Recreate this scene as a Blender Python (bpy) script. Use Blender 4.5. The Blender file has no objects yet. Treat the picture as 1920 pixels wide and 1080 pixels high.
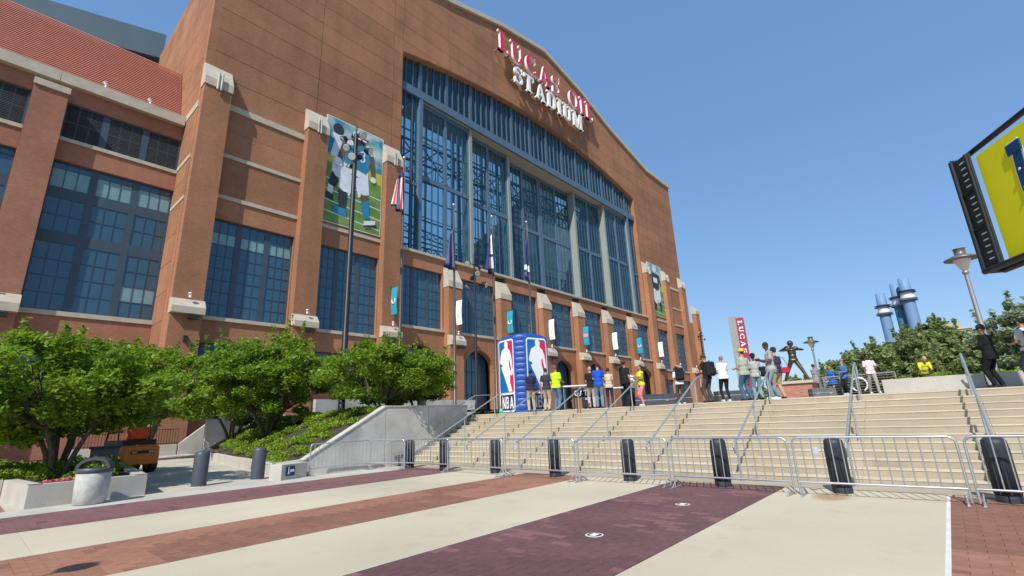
import bpy, bmesh, math, random
import numpy as np
from mathutils import Vector, Matrix
R = math.radians
rnd = random.Random(7)
scn = bpy.context.scene
COL = scn.collection

# ------------------------------------------------------------------ camera, sky, sun
cam_d = bpy.data.cameras.new('camera'); cam = bpy.data.objects.new('camera', cam_d); COL.objects.link(cam)
scn.camera = cam
yaw, pitch, roll = 0.717563601, 0.268776051, -0.0398588214
fw = Vector((math.cos(yaw)*math.cos(pitch), math.sin(yaw)*math.cos(pitch), math.sin(pitch)))
r0 = Vector((math.sin(yaw), -math.cos(yaw), 0)); u0 = r0.cross(fw)
rr = r0*math.cos(roll)+u0*math.sin(roll); uu = -r0*math.sin(roll)+u0*math.cos(roll)
M = Matrix.Identity(4)
for i in range(3):
    M[i][0] = rr[i]; M[i][1] = uu[i]; M[i][2] = -fw[i]
M.translation = Vector((0, 0, 1.65)); cam.matrix_world = M
cam_d.sensor_width = 36; cam_d.lens = 36*894.92/1920; cam_d.clip_end = 4000; cam_d.clip_start = 0.05
scn.render.resolution_x = 1024; scn.render.resolution_y = 576
SUN_EL, SUN_AZ = R(45.2), R(249.4)
w = bpy.data.worlds.new('World'); scn.world = w; w.use_nodes = True
nt = w.node_tree; bg = nt.nodes['Background']
sky = nt.nodes.new('ShaderNodeTexSky'); sky.sky_type = 'NISHITA'; sky.sun_disc = False
sky.sun_elevation = SUN_EL; sky.sun_rotation = SUN_AZ; sky.air_density = 1.15; sky.dust_density = .5; sky.ozone_density = 3.0; sky.altitude = 200
# clear-day blue: the physical sky plus an even blue share over the whole dome
add = nt.nodes.new('ShaderNodeVectorMath'); add.operation = 'ADD'; add.inputs[1].default_value = (1.3, 2.9, 5.8)
nt.links.new(sky.outputs[0], add.inputs[0]); nt.links.new(add.outputs[0], bg.inputs[0]); bg.inputs[1].default_value = 0.064
sl = bpy.data.lights.new('sun', 'SUN'); so = bpy.data.objects.new('sun', sl); COL.objects.link(so)
sl.energy = 5.0; sl.angle = R(0.55); sl.color = (1, 0.965, 0.90)
so.rotation_euler = Vector((0.93, 0.35, -1)).to_track_quat('-Z', 'Y').to_euler()
scn.view_settings.view_transform = 'Standard'; scn.view_settings.look = 'None'
scn.view_settings.exposure = 0.16; scn.view_settings.gamma = 1; scn.view_settings.use_curve_mapping = False

# ------------------------------------------------------------------ materials
MATS = {}
def mat(name, col, rough=.8, metal=0., var=.12, scale=2., fine=0., fscale=30., bump=0., bscale=20., spec=.4, objvar=0., stripe=None, trans=0., emit=None, obj_coord=True):
    if name in MATS: return MATS[name]
    m = bpy.data.materials.new(name); m.use_nodes = True; MATS[name] = m
    n = m.node_tree; L = n.links; b = n.nodes['Principled BSDF']
    b.inputs['Roughness'].default_value = rough; b.inputs['Metallic'].default_value = metal
    b.inputs['Specular IOR Level'].default_value = spec
    tc = n.nodes.new('ShaderNodeTexCoord'); src = tc.outputs['Object']
    cur = n.nodes.new('ShaderNodeRGB'); cur.outputs[0].default_value = (*col, 1); out = cur.outputs[0]
    def varied(out, sc, amt, detail=4):
        t = n.nodes.new('ShaderNodeTexNoise'); t.inputs['Scale'].default_value = sc; t.inputs['Detail'].default_value = detail
        L.new(src, t.inputs['Vector'])
        mr = n.nodes.new('ShaderNodeMapRange'); mr.inputs[1].default_value = .3; mr.inputs[2].default_value = .7
        mr.inputs[3].default_value = 1-amt; mr.inputs[4].default_value = 1+amt
        L.new(t.outputs['Fac'], mr.inputs[0])
        mx = n.nodes.new('ShaderNodeVectorMath'); mx.operation = 'SCALE'; L.new(out, mx.inputs[0]); L.new(mr.outputs[0], mx.inputs['Scale'])
        return mx.outputs[0]
    if var: out = varied(out, scale, var)
    if fine: out = varied(out, fscale, fine, 2)
    if objvar:
        oi = n.nodes.new('ShaderNodeObjectInfo'); mr = n.nodes.new('ShaderNodeMapRange')
        mr.inputs[3].default_value = 1-objvar; mr.inputs[4].default_value = 1+objvar; L.new(oi.outputs['Random'], mr.inputs[0])
        mx = n.nodes.new('ShaderNodeVectorMath'); mx.operation = 'SCALE'; L.new(out, mx.inputs[0]); L.new(mr.outputs[0], mx.inputs['Scale']); out = mx.outputs[0]
    L.new(out, b.inputs['Base Color'])
    if bump:
        t = n.nodes.new('ShaderNodeTexNoise'); t.inputs['Scale'].default_value = bscale; t.inputs['Detail'].default_value = 5; L.new(src, t.inputs['Vector'])
        bp = n.nodes.new('ShaderNodeBump'); bp.inputs['Strength'].default_value = bump; bp.inputs['Distance'].default_value = .02
        L.new(t.outputs['Fac'], bp.inputs['Height']); L.new(bp.outputs[0], b.inputs['Normal'])
    return m

def wear(m, dark=.8, spots=1.4):
    n = m.node_tree; L = n.links; b = n.nodes['Principled BSDF']; src = b.inputs['Base Color'].links[0].from_socket
    tc = n.nodes.new('ShaderNodeTexCoord'); vo = n.nodes.new('ShaderNodeTexVoronoi'); vo.inputs['Scale'].default_value = spots; L.new(tc.outputs['Object'], vo.inputs['Vector'])
    mr = n.nodes.new('ShaderNodeMapRange'); mr.inputs[1].default_value = .02; mr.inputs[2].default_value = .045; mr.inputs[3].default_value = .72; mr.inputs[4].default_value = 1; L.new(vo.outputs['Distance'], mr.inputs[0])
    nz = n.nodes.new('ShaderNodeTexNoise'); nz.inputs['Scale'].default_value = .9; nz.inputs['Detail'].default_value = 9; nz.inputs['Roughness'].default_value = .7; L.new(tc.outputs['Object'], nz.inputs['Vector'])
    m2 = n.nodes.new('ShaderNodeMapRange'); m2.inputs[1].default_value = .56; m2.inputs[2].default_value = .70; m2.inputs[3].default_value = 1; m2.inputs[4].default_value = dark; L.new(nz.outputs['Fac'], m2.inputs[0])
    mu = n.nodes.new('ShaderNodeMath'); mu.operation = 'MULTIPLY'; L.new(mr.outputs[0], mu.inputs[0]); L.new(m2.outputs[0], mu.inputs[1])
    vm = n.nodes.new('ShaderNodeVectorMath'); vm.operation = 'SCALE'; L.new(src, vm.inputs[0]); L.new(mu.outputs[0], vm.inputs['Scale']); L.new(vm.outputs[0], b.inputs['Base Color'])
def brick_mat(name, col, mortar, bw=.2, bh=.067, var=.25, objvar=.06, scale=.25, panel=False):
    """brick courses drawn by world size; colour only, joints slightly recessed by bump"""
    m = bpy.data.materials.new(name); m.use_nodes = True; MATS[name] = m
    n = m.node_tree; L = n.links; b = n.nodes['Principled BSDF']; b.inputs['Roughness'].default_value = .88; b.inputs['Specular IOR Level'].default_value = .25
    tc = n.nodes.new('ShaderNodeTexCoord'); sep = n.nodes.new('ShaderNodeSeparateXYZ'); L.new(tc.outputs['Object'], sep.inputs[0])
    ad = n.nodes.new('ShaderNodeMath'); ad.operation = 'ADD'; L.new(sep.outputs[0], ad.inputs[0]); L.new(sep.outputs[1], ad.inputs[1])
    cb = n.nodes.new('ShaderNodeCombineXYZ'); L.new(ad.outputs[0], cb.inputs[0]); L.new(sep.outputs[2], cb.inputs[1])
    br = n.nodes.new('ShaderNodeTexBrick'); L.new(cb.outputs[0], br.inputs['Vector'])
    br.inputs['Scale'].default_value = 1; br.inputs['Brick Width'].default_value = bw; br.inputs['Row Height'].default_value = bh
    br.inputs['Mortar Size'].default_value = .008; br.inputs['Mortar Smooth'].default_value = .3
    c = Vector(col)
    br.inputs['Color1'].default_value = (*(c*(1-var)), 1); br.inputs['Color2'].default_value = (*(c*(1+var)), 1); br.inputs['Mortar'].default_value = (*mortar, 1)
    out = br.outputs['Color']
    for sc, amt in ((scale, .10), (2.3, .05), (.07, .12)):
        t = n.nodes.new('ShaderNodeTexNoise'); t.inputs['Scale'].default_value = sc; t.inputs['Detail'].default_value = 5; L.new(tc.outputs['Object'], t.inputs['Vector'])
        mr = n.nodes.new('ShaderNodeMapRange'); mr.inputs[1].default_value = .3; mr.inputs[2].default_value = .7; mr.inputs[3].default_value = 1-amt; mr.inputs[4].default_value = 1+amt
        L.new(t.outputs['Fac'], mr.inputs[0]); mx = n.nodes.new('ShaderNodeVectorMath'); mx.operation = 'SCALE'; L.new(out, mx.inputs[0]); L.new(mr.outputs[0], mx.inputs['Scale']); out = mx.outputs[0]
    # weather streaks that run down the wall
    mp = n.nodes.new('ShaderNodeMapping'); mp.inputs['Scale'].default_value = (.5, .5, .06); L.new(tc.outputs['Object'], mp.inputs[0])
    t = n.nodes.new('ShaderNodeTexNoise'); t.inputs['Scale'].default_value = 1.2; t.inputs['Detail'].default_value = 6; L.new(mp.outputs[0], t.inputs['Vector'])
    mr = n.nodes.new('ShaderNodeMapRange'); mr.inputs[1].default_value = .35; mr.inputs[2].default_value = .65; mr.inputs[3].default_value = .93; mr.inputs[4].default_value = 1.07
    L.new(t.outputs['Fac'], mr.inputs[0]); mx = n.nodes.new('ShaderNodeVectorMath'); mx.operation = 'SCALE'; L.new(out, mx.inputs[0]); L.new(mr.outputs[0], mx.inputs['Scale']); out = mx.outputs[0]
    if objvar:
        oi = n.nodes.new('ShaderNodeObjectInfo'); mr = n.nodes.new('ShaderNodeMapRange')
        mr.inputs[3].default_value = 1-objvar; mr.inputs[4].default_value = 1+objvar; L.new(oi.outputs['Random'], mr.inputs[0])
        mx = n.nodes.new('ShaderNodeVectorMath'); mx.operation = 'SCALE'; L.new(out, mx.inputs[0]); L.new(mr.outputs[0], mx.inputs['Scale']); out = mx.outputs[0]
    L.new(out, b.inputs['Base Color'])
    bp = n.nodes.new('ShaderNodeBump'); bp.inputs['Strength'].default_value = .25; bp.inputs['Distance'].default_value = .01
    inv = n.nodes.new('ShaderNodeMath'); inv.operation = 'SUBTRACT'; inv.inputs[0].default_value = 1; L.new(br.outputs['Fac'], inv.inputs[1]); L.new(inv.outputs[0], bp.inputs['Height']); L.new(bp.outputs[0], b.inputs['Normal'])
    return m

def glass_mat(name, tint, opac, base, ior=1.7, rough=.02, gl_=1.):
    """tinted glazing: mixes see-through and body colour, mirrors by Fresnel"""
    m = bpy.data.materials.new(name); m.use_nodes = True; MATS[name] = m
    n = m.node_tree; L = n.links; n.nodes.remove(n.nodes['Principled BSDF']); o = n.nodes['Material Output']
    tr = n.nodes.new('ShaderNodeBsdfTransparent'); tr.inputs[0].default_value = (*tint, 1)
    df = n.nodes.new('ShaderNodeBsdfDiffuse'); df.inputs[0].default_value = (*base, 1)
    gl = n.nodes.new('ShaderNodeBsdfGlossy'); gl.inputs['Roughness'].default_value = rough; gl.inputs[0].default_value = (.85*gl_, .93*gl_, 1*gl_, 1)
    m1 = n.nodes.new('ShaderNodeMixShader'); m1.inputs[0].default_value = opac; L.new(tr.outputs[0], m1.inputs[1]); L.new(df.outputs[0], m1.inputs[2])
    fr = n.nodes.new('ShaderNodeFresnel'); fr.inputs[0].default_value = ior
    tc = n.nodes.new('ShaderNodeTexCoord'); t = n.nodes.new('ShaderNodeTexNoise'); t.inputs['Scale'].default_value = .35; t.inputs['Detail'].default_value = 3
    L.new(tc.outputs['Object'], t.inputs['Vector']); bp = n.nodes.new('ShaderNodeBump'); bp.inputs['Strength'].default_value = .06; bp.inputs['Distance'].default_value = .2
    L.new(t.outputs['Fac'], bp.inputs['Height']); L.new(bp.outputs[0], gl.inputs['Normal'])
    ge = n.nodes.new('ShaderNodeNewGeometry'); sb_ = n.nodes.new('ShaderNodeMath'); sb_.operation = 'SUBTRACT'; sb_.inputs[0].default_value = 1; L.new(ge.outputs['Backfacing'], sb_.inputs[1])
    fm = n.nodes.new('ShaderNodeMath'); fm.operation = 'MULTIPLY'; L.new(fr.outputs[0], fm.inputs[0]); L.new(sb_.outputs[0], fm.inputs[1])   # the thin pane mirrors on its outer face only
    m2 = n.nodes.new('ShaderNodeMixShader'); L.new(fm.outputs[0], m2.inputs[0]); L.new(m1.outputs[0], m2.inputs[1]); L.new(gl.outputs[0], m2.inputs[2])
    L.new(m2.outputs[0], o.inputs[0]); return m

def leaf_mat(name, c1, c2, trans=.35):
    m = bpy.data.materials.new(name); m.use_nodes = True; MATS[name] = m
    n = m.node_tree; L = n.links; b = n.nodes['Principled BSDF']; o = n.nodes['Material Output']
    tc = n.nodes.new('ShaderNodeTexCoord'); t = n.nodes.new('ShaderNodeTexNoise'); t.inputs['Scale'].default_value = 1.3; t.inputs['Detail'].default_value = 6; L.new(tc.outputs['Object'], t.inputs['Vector'])
    t2 = n.nodes.new('ShaderNodeTexWhiteNoise'); sn = n.nodes.new('ShaderNodeVectorMath'); sn.operation = 'SNAP'; sn.inputs[1].default_value = (.09, .09, .09)
    L.new(tc.outputs['Object'], sn.inputs[0]); L.new(sn.outputs[0], t2.inputs['Vector'])
    md = n.nodes.new('ShaderNodeMath'); md.operation = 'MULTIPLY_ADD'; md.inputs[1].default_value = .45; L.new(t2.outputs['Value'], md.inputs[0])
    mr = n.nodes.new('ShaderNodeMapRange'); mr.inputs[1].default_value = .3; mr.inputs[2].default_value = .7; mr.inputs[4].default_value = .6; L.new(t.outputs['Fac'], mr.inputs[0]); L.new(mr.outputs[0], md.inputs[2])
    rp = n.nodes.new('ShaderNodeMix'); rp.data_type = 'RGBA'; rp.inputs[6].default_value = (*c1, 1); rp.inputs[7].default_value = (*c2, 1); L.new(md.outputs[0], rp.inputs[0])
    L.new(rp.outputs[2], b.inputs['Base Color']); b.inputs['Roughness'].default_value = .5; b.inputs['Specular IOR Level'].default_value = .35
    tl = n.nodes.new('ShaderNodeBsdfTranslucent'); L.new(rp.outputs[2], tl.inputs[0])
    mx = n.nodes.new('ShaderNodeMixShader'); mx.inputs[0].default_value = trans; L.new(b.outputs[0], mx.inputs[1]); L.new(tl.outputs[0], mx.inputs[2]); L.new(mx.outputs[0], o.inputs[0])
    return m

BR = brick_mat('brick', (.325, .140, .070), (.27, .16, .10), var=.14, objvar=.09)
BR2 = brick_mat('wing_brick', (.345, .145, .088), (.29, .16, .11), var=.12, objvar=.05)
STONE = mat('limestone', (.45, .395, .31), .85, var=.1, scale=1.5, fine=.05, bump=.1)
CONC = mat('concrete', (.44, .415, .365), .85, var=.14, scale=.9, fine=.06, bump=.15)
WALLC = mat('grey_concrete', (.44, .425, .39), .85, var=.26, scale=.7, fine=.07, bump=.2)
PAVE = mat('tan_concrete', (.48, .42, .305), .85, var=.11, scale=.28, fine=.07, fscale=60, bump=.1, objvar=.04)
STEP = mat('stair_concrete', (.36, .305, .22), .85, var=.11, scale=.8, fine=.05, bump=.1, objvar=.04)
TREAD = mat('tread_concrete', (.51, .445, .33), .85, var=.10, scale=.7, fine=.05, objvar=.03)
wear(PAVE, .88, 1.3); wear(STEP, .8, 2.2); wear(TREAD, .85, 2.2); wear(CONC, .8, 2.5); wear(WALLC, .75, .8)
P_OR = mat('orange_clay', (.31, .145, .09), .8, var=.16, scale=.9, fine=.12, fscale=9, objvar=.12)
P_OD = mat('brown_clay', (.235, .11, .068), .8, var=.14, scale=.9, fine=.12, fscale=9, objvar=.12)
P_PU = mat('purple_clay', (.12, .058, .058), .75, var=.16, scale=.6, fine=.14, fscale=9, objvar=.10)
P_PR = mat('maroon_clay', (.175, .082, .078), .8, var=.14, scale=.8, fine=.12, fscale=9, objvar=.10)
MORT = mat('paver_bed', (.17, .10, .075), .95)
MUNT = mat('muntin_blue_shaded', (.055, .10, .145), .55, var=.05, spec=.25)  # steel blue darkened further, shade below the beam put into the colour
STEELB = mat('blue_grey_steel', (.085, .14, .20), .5, var=.06, scale=1)
FRAMED = mat('dark_teal_frame', (.035, .07, .085), .45, var=.05)
SOFFIT = mat('soffit', (.34, .30, .25), .8, var=.08, scale=.5)
ROOFM = mat('roof_metal', (.13, .19, .22), .55, var=.05, scale=.3)
WINF = mat('window_frame', (.045, .075, .105), .5, var=.06, scale=1)
GLD = glass_mat('window_glass', (.30, .5, .62), .72, (.05, .13, .19), 1.65)
GLB = glass_mat('arched_glass', (.80, .93, .94), .10, (.01, .09, .14), 1.5, gl_=.85)
GLL = mat('blind_glass', (.17, .30, .31), .25, var=.08, spec=.6)
DARK = mat('dark_interior', (.02, .035, .045), .9, var=.2)
INTR = mat('interior_wall', (.10, .13, .15), .9, var=.3, scale=.4)
LOUV = mat('dark_louver', (.05, .055, .06), .6)
REDL = mat('red_louver', (.42, .15, .10), .6, var=.06)
BLACK = mat('black_metal', (.018, .018, .02), .4, var=.05)
BOLL = mat('bollard_plastic', (.024, .031, .04), .55, var=.08, scale=5)
BOLLG = mat('bollard_paint', (.06, .07, .085), .45, var=.08, scale=5)
GALV = mat('galvanised', (.50, .52, .54), .38, metal=.75, var=.12, scale=6)
RAILM = mat('rail_steel', (.42, .44, .45), .4, metal=.6, var=.1, scale=5)
BARK = mat('bark', (.11, .085, .065), .9, var=.3, scale=8, bump=.5)
LEAF1 = leaf_mat('leaf_bright', (.075, .175, .013), (.30, .44, .032), .48)
LEAF2 = leaf_mat('leaf_juniper', (.10, .19, .014), (.34, .47, .04), .4)
LEAF3 = leaf_mat('leaf_far', (.13, .19, .06), (.36, .42, .16), .45)
LEAF4 = leaf_mat('leaf_pale', (.19, .25, .15), (.40, .48, .30), .45)
LEAFY = leaf_mat('leaf_lime', (.12, .2, .015), (.3, .4, .04), .3)
SOIL = mat('soil', (.05, .038, .026), .95, var=.3, scale=4)
WHITE = mat('white_paint', (.8, .79, .76), .5, var=.04)
MAGE = mat('magenta_paint', (.72, .01, .11), .4, var=.04)

# ------------------------------------------------------------------ helpers
class MB:
    def __init__(s): s.v = []; s.f = []; s.m = []; s.sm = []
    def add(s, vs, fs, mi=0, smooth=False):
        o = len(s.v); s.v += [tuple(v) for v in vs]
        for f in fs: s.f.append(tuple(i+o for i in f)); s.m.append(mi); s.sm.append(smooth)
        return s
    def box(s, x0, x1, y0, y1, z0, z1, mi=0):
        return s.add([(x0,y0,z0),(x1,y0,z0),(x1,y1,z0),(x0,y1,z0),(x0,y0,z1),(x1,y0,z1),(x1,y1,z1),(x0,y1,z1)],
                     [(0,3,2,1),(4,5,6,7),(0,1,5,4),(1,2,6,5),(2,3,7,6),(3,0,4,7)], mi)
    def prism(s, poly, a, b, axis='y', mi=0):
        """poly: 2-D outline; extruded from a to b along axis. axis y: poly=(x,z); x: poly=(y,z); z: poly=(x,y)"""
        def P(p, t): return (p[0], t, p[1]) if axis == 'y' else ((t, p[0], p[1]) if axis == 'x' else (p[0], p[1], t))
        n = len(poly); ar = sum(poly[i][0]*poly[(i+1)%n][1]-poly[(i+1)%n][0]*poly[i][1] for i in range(n))
        if ar < 0: poly = poly[::-1]
        vs = [P(p, a) for p in poly]+[P(p, b) for p in poly]
        fs = [tuple(range(n)), tuple(range(2*n-1, n-1, -1))]+[(i+n, (i+1)%n+n, (i+1)%n, i) for i in range(n)]
        if axis in ('x','z'):
            fs = [f[::-1] for f in fs]
        if (b < a): fs = [f[::-1] for f in fs]
        return s.add(vs, fs, mi)
    def tube(s, p, q, r1, r2=None, n=8, mi=0, caps=True):
        p = Vector(p); q = Vector(q); r2 = r1 if r2 is None else r2
        d = (q-p).normalized(); a = d.orthogonal().normalized(); b = d.cross(a)
        vs = []
        for c, r in ((p, r1), (q, r2)):
            for i in range(n):
                t = 2*math.pi*i/n; vs.append(c+(a*math.cos(t)+b*math.sin(t))*r)
        s.add(vs, [(i, (i+1)%n, (i+1)%n+n, i+n) for i in range(n)], mi, True)
        if caps: s.add(vs, [tuple(range(n-1, -1, -1)), tuple(range(n, 2*n))], mi)
        return s
    def path(s, pts, r, n=8, mi=0):
        for a, b in zip(pts[:-1], pts[1:]): s.tube(a, b, r, n=n, mi=mi)
        for p in pts[1:-1]: s.ball(p, r*1.001, 6, 4, mi)
        return s
    def ball(s, c, r, n=10, k=6, mi=0, sc=(1,1,1)):
        vs = [(c[0], c[1], c[2]+r*sc[2])]
        for j in range(1, k):
            ph = math.pi*j/k
            for i in range(n):
                t = 2*math.pi*i/n; vs.append((c[0]+r*sc[0]*math.sin(ph)*math.cos(t), c[1]+r*sc[1]*math.sin(ph)*math.sin(t), c[2]+r*sc[2]*math.cos(ph)))
        vs.append((c[0], c[1], c[2]-r*sc[2])); e = len(vs)-1
        fs = [(0, 1+i, 1+(i+1)%n) for i in range(n)]
        for j in range(k-2):
            o = 1+j*n; fs += [(o+i, o+n+i, o+n+(i+1)%n, o+(i+1)%n) for i in range(n)]
        o = 1+(k-2)*n; fs += [(o+(i+1)%n, o+i, e) for i in range(n)]
        return s.add(vs, fs, mi, True)
    def lathe(s, prof, c=(0,0,0), n=20, mi=0, smooth=True):
        vs = [(c[0]+r*math.cos(2*math.pi*i/n), c[1]+r*math.sin(2*math.pi*i/n), c[2]+z) for r, z in prof for i in range(n)]
        fs = [(j*n+i, j*n+(i+1)%n, (j+1)*n+(i+1)%n, (j+1)*n+i) for j in range(len(prof)-1) for i in range(n)]
        s.add(vs, fs, mi, smooth)
        s.add(vs, [tuple(range(n-1, -1, -1)), tuple(range((len(prof)-1)*n, len(prof)*n))], mi); return s
    def build(s, name, mats, parent=None, loc=None, **pr):
        me = bpy.data.meshes.new(name); me.from_pydata(s.v, [], s.f)
        for m in (mats if isinstance(mats, (list, tuple)) else [mats]): me.materials.append(m)
        me.polygons.foreach_set('material_index', s.m); me.polygons.foreach_set('use_smooth', s.sm); me.update()
        o = bpy.data.objects.new(name, me); COL.objects.link(o)
        if parent: o.parent = parent
        if loc: o.location = loc
        for k, v in pr.items(): o[k] = v
        return o
def thing(name, label, cat, loc=(0,0,0), rz=0, group=None):
    o = bpy.data.objects.new(name, None); COL.objects.link(o); o.location = loc; o.rotation_euler = (0,0,rz); o.empty_display_size = .2
    o['label'] = label; o['category'] = cat
    if group: o['group'] = group
    return o
def inst(src, parent=None, loc=None, rot=None, label=None):
    c = src.copy(); COL.objects.link(c); c.parent = parent
    if loc is not None: c.location = loc
    if rot is not None: c.rotation_euler = rot
    if label: c['label'] = label
    return c
def copy_thing(root, loc, rz, label, group=None):
    r = root.copy(); COL.objects.link(r); r.location = loc; r.rotation_euler = (0,0,rz); r['label'] = label
    if group: r['group'] = group
    for ch in list(root.children):
        c = ch.copy(); COL.objects.link(c); c.parent = r
        for g in list(ch.children):
            d = g.copy(); COL.objects.link(d); d.parent = c
    return r
def fastmesh(name, verts, nper, mats, parent=None, mi=None, smooth=False, **pr):
    """verts: (n,nper,3) array of separate polygons"""
    n = verts.shape[0]; me = bpy.data.meshes.new(name); me.vertices.add(n*nper); me.vertices.foreach_set('co', verts.reshape(-1).astype(np.float32))
    me.loops.add(n*nper); me.loops.foreach_set('vertex_index', np.arange(n*nper, dtype=np.int32))
    me.polygons.add(n); me.polygons.foreach_set('loop_start', np.arange(0, n*nper, nper, dtype=np.int32))
    for m in (mats if isinstance(mats, (list, tuple)) else [mats]): me.materials.append(m)
    if mi is not None: me.polygons.foreach_set('material_index', mi.astype(np.int32))
    me.update(calc_edges=True); o = bpy.data.objects.new(name, me); COL.objects.link(o)
    if parent: o.parent = parent
    for k, v in pr.items(): o[k] = v
    return o

# ------------------------------------------------------------------ ground, paving, stairs
ZT = 1.95
MB().box(-900, 2500, -1500, 1500, -.6, -.12).build('ground', mat('far_ground', (.12, .13, .08), .9, var=.2, scale=.02), kind='structure')
X1 = 12.35           # far end of the paving bands, at the foot of the stairs
bands = []
y = 15.9
kinds = ['maroon', 'tan', 'orange', 'tan', 'purple', 'tan', 'orange', 'tan', 'purple', 'tan', 'orange']
edges = [15.95, 13.25, 10.5, 8.15, 5.6, 3.05, .36, -2.3, -4.95, -7.6, -10.2, -12.9]
def near_order(x, yy):
    # squared distance to the camera, used to pick which pavers are singled out
    return (x)**2+(yy)**2
MB().box(-14, X1+1.0, -20, 60, -.11, -.06).build('paver_bed', MORT, kind='structure')
for bi, k in enumerate(kinds):
    ya, yb = edges[bi+1], edges[bi]
    if k == 'tan':
        base = MB().box(-13, X1, ya+.006, yb-.006, -.10, -.02).build('pavement', PAVE, kind='structure')
        xs = [-13, -10, -7, -4.3, -1.6, 1.1, 3.8, 6.5, 9.3, X1]
        for a, b in zip(xs[:-1], xs[1:]):
            MB().box(a+.0025, b-.0025, ya+.008, yb-.008, -.019, 0).build('slab', PAVE, base)
        if bi in (1, 3, 5):   # pale edging strip beside the band
            MB().box(-13, X1, ya-.03 if bi == 5 else ya-.004, ya+.02 if bi == 5 else ya+.004, -.02, .002).build('edging', mat('white_edging', (.62, .60, .56), .8), base)
        continue
    ms = {'maroon': [P_PR, P_PU], 'orange': [P_OR, P_OD], 'purple': [P_PU, P_PR]}[k]
    base = MB().box(-13, X1, ya+.008, yb-.008, -.10, -.03).build('brick_pavement', MORT, kind='structure')
    L, W = .152, .305
    cells = []
    ny = int((yb-ya-.01)/W); W2 = (yb-ya-.012)/ny
    nx = int((X1+13)/L)
    seed = random.Random(bi)
    blocktone = {}
    for j in range(ny):
        for i in range(nx):
            x0 = -13+i*L
            if x0+L > X1: continue
            if x0 < -2 and not (-4 < ya < 16): continue
            blk = (int((x0+13)/1.9), (0 if j < ny/2 else 1))
            if blk not in blocktone: blocktone[blk] = seed.random()
            mi = 1 if (k == 'orange' and blocktone[blk] > .55) else (1 if k == 'purple' and blocktone[blk] > 2 else (1 if k == 'maroon' and blocktone[blk] > 2 else 0))
            y0_ = ya+.006+(j+(.5 if i%2 else 0))*W2
            if i%2 and j == 0: cells.append((x0, ya+.006, mi, W2/2))
            cells.append((x0, y0_, mi, W2/2 if (i%2 and j == ny-1) else W2))
    vis = [c for c in cells if c[3] == W2 and c[0] > 1.5 and (c[0]**2+c[1]**2) > 30 and abs(math.atan2(c[1], c[0])-yaw) < .80]
    vis.sort(key=lambda c: c[0]**2+c[1]**2)
    single = set(vis[:70] if k != 'maroon' else vis[:10])
    protos = []
    for mi in (0, 1):
        b = MB(); g = .0015
        b.box(g, L-g, g, W2-g, -.03, -.004); b.box(g+.003, L-g-.003, g+.003, W2-g-.003, -.004, 0)
        me = b.build('brick', ms[mi], base); protos.append(me)
    for pi, pr_ in enumerate(protos):
        pass
    used = [False, False]; rest = {0: [], 1: []}
    for c in cells:
        if c in single:
            if not used[c[2]]: protos[c[2]].location = (c[0], c[1], 0); used[c[2]] = True
            else: inst(protos[c[2]], base, (c[0], c[1], seed.uniform(-.0015, .0015)))
        else: rest[c[2]].append(c)
    for mi in (0, 1):
        if not used[mi]: bpy.data.objects.remove(protos[mi])
    allc = rest[0]+rest[1]
    arr = np.zeros((len(allc)*5, 4, 3)); mi = np.zeros(len(allc)*5)
    rs = np.random.RandomState(bi)
    g = .0018
    for q, c in enumerate(allc):
        x0, x1 = c[0]+g, c[0]+L-g; y0, y1 = c[1]+g, c[1]+c[3]-g; t = rs.uniform(-.002, .001); zb = -.03
        P = [(x0,y0,t),(x1,y0,t),(x1,y1,t),(x0,y1,t)]; Q = [(x0,y0,zb),(x1,y0,zb),(x1,y1,zb),(x0,y1,zb)]
        arr[q*5] = P
        for e in range(4): arr[q*5+1+e] = [Q[e], Q[(e+1)%4], P[(e+1)%4], P[e]]
        mi[q*5:q*5+5] = c[2] if rs.rand() > (.03 if k != 'purple' else max(0, .34*(math.sin(c[0]*1.7+1)*math.sin(c[1]*2.3)+.35))) else 1-c[2]
    fastmesh('brick_field', arr, 4, ms, base, mi, kind='stuff')
    # small engraved emblems set in the purple band
    if k == 'purple' and ya > 2:
        for ex, ey in ((6.4, 4.2), (9.3, 4.1)):
            e = MB(); n = 20
            ring = [(ex+.13*math.cos(2*math.pi*i/n), ey+.13*math.sin(2*math.pi*i/n)) for i in range(n)]
            e.prism(ring, .002, .006, 'z'); e.prism([(ex+.11*math.cos(2*math.pi*i/n), ey+.11*math.sin(2*math.pi*i/n)) for i in range(n)], .006, .008, 'z', 1)
            for a in range(5): e.box(ex-.07+.03*a, ex-.055+.03*a, ey-.05, ey+.05, .008, .011)
            e.build('engraved_medallion', [WHITE, P_PU], base)
# strip beside the planters (left) and at the foot of the stairs
MB().box(-13, X1, 15.96, 17.2, -.1, 0).build('kerb_strip', CONC, kind='structure')
MB().box(X1+.006, 13.1, -20, 17.7, -.1, 0).build('landing_strip', STEP, kind='structure')
MB().box(-30, 12.8, 17.205, 48.9, -.1, 0).build('path', mat('path_concrete', (.44, .40, .33), .85, var=.14, scale=.5, fine=.05), kind='structure')
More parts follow.
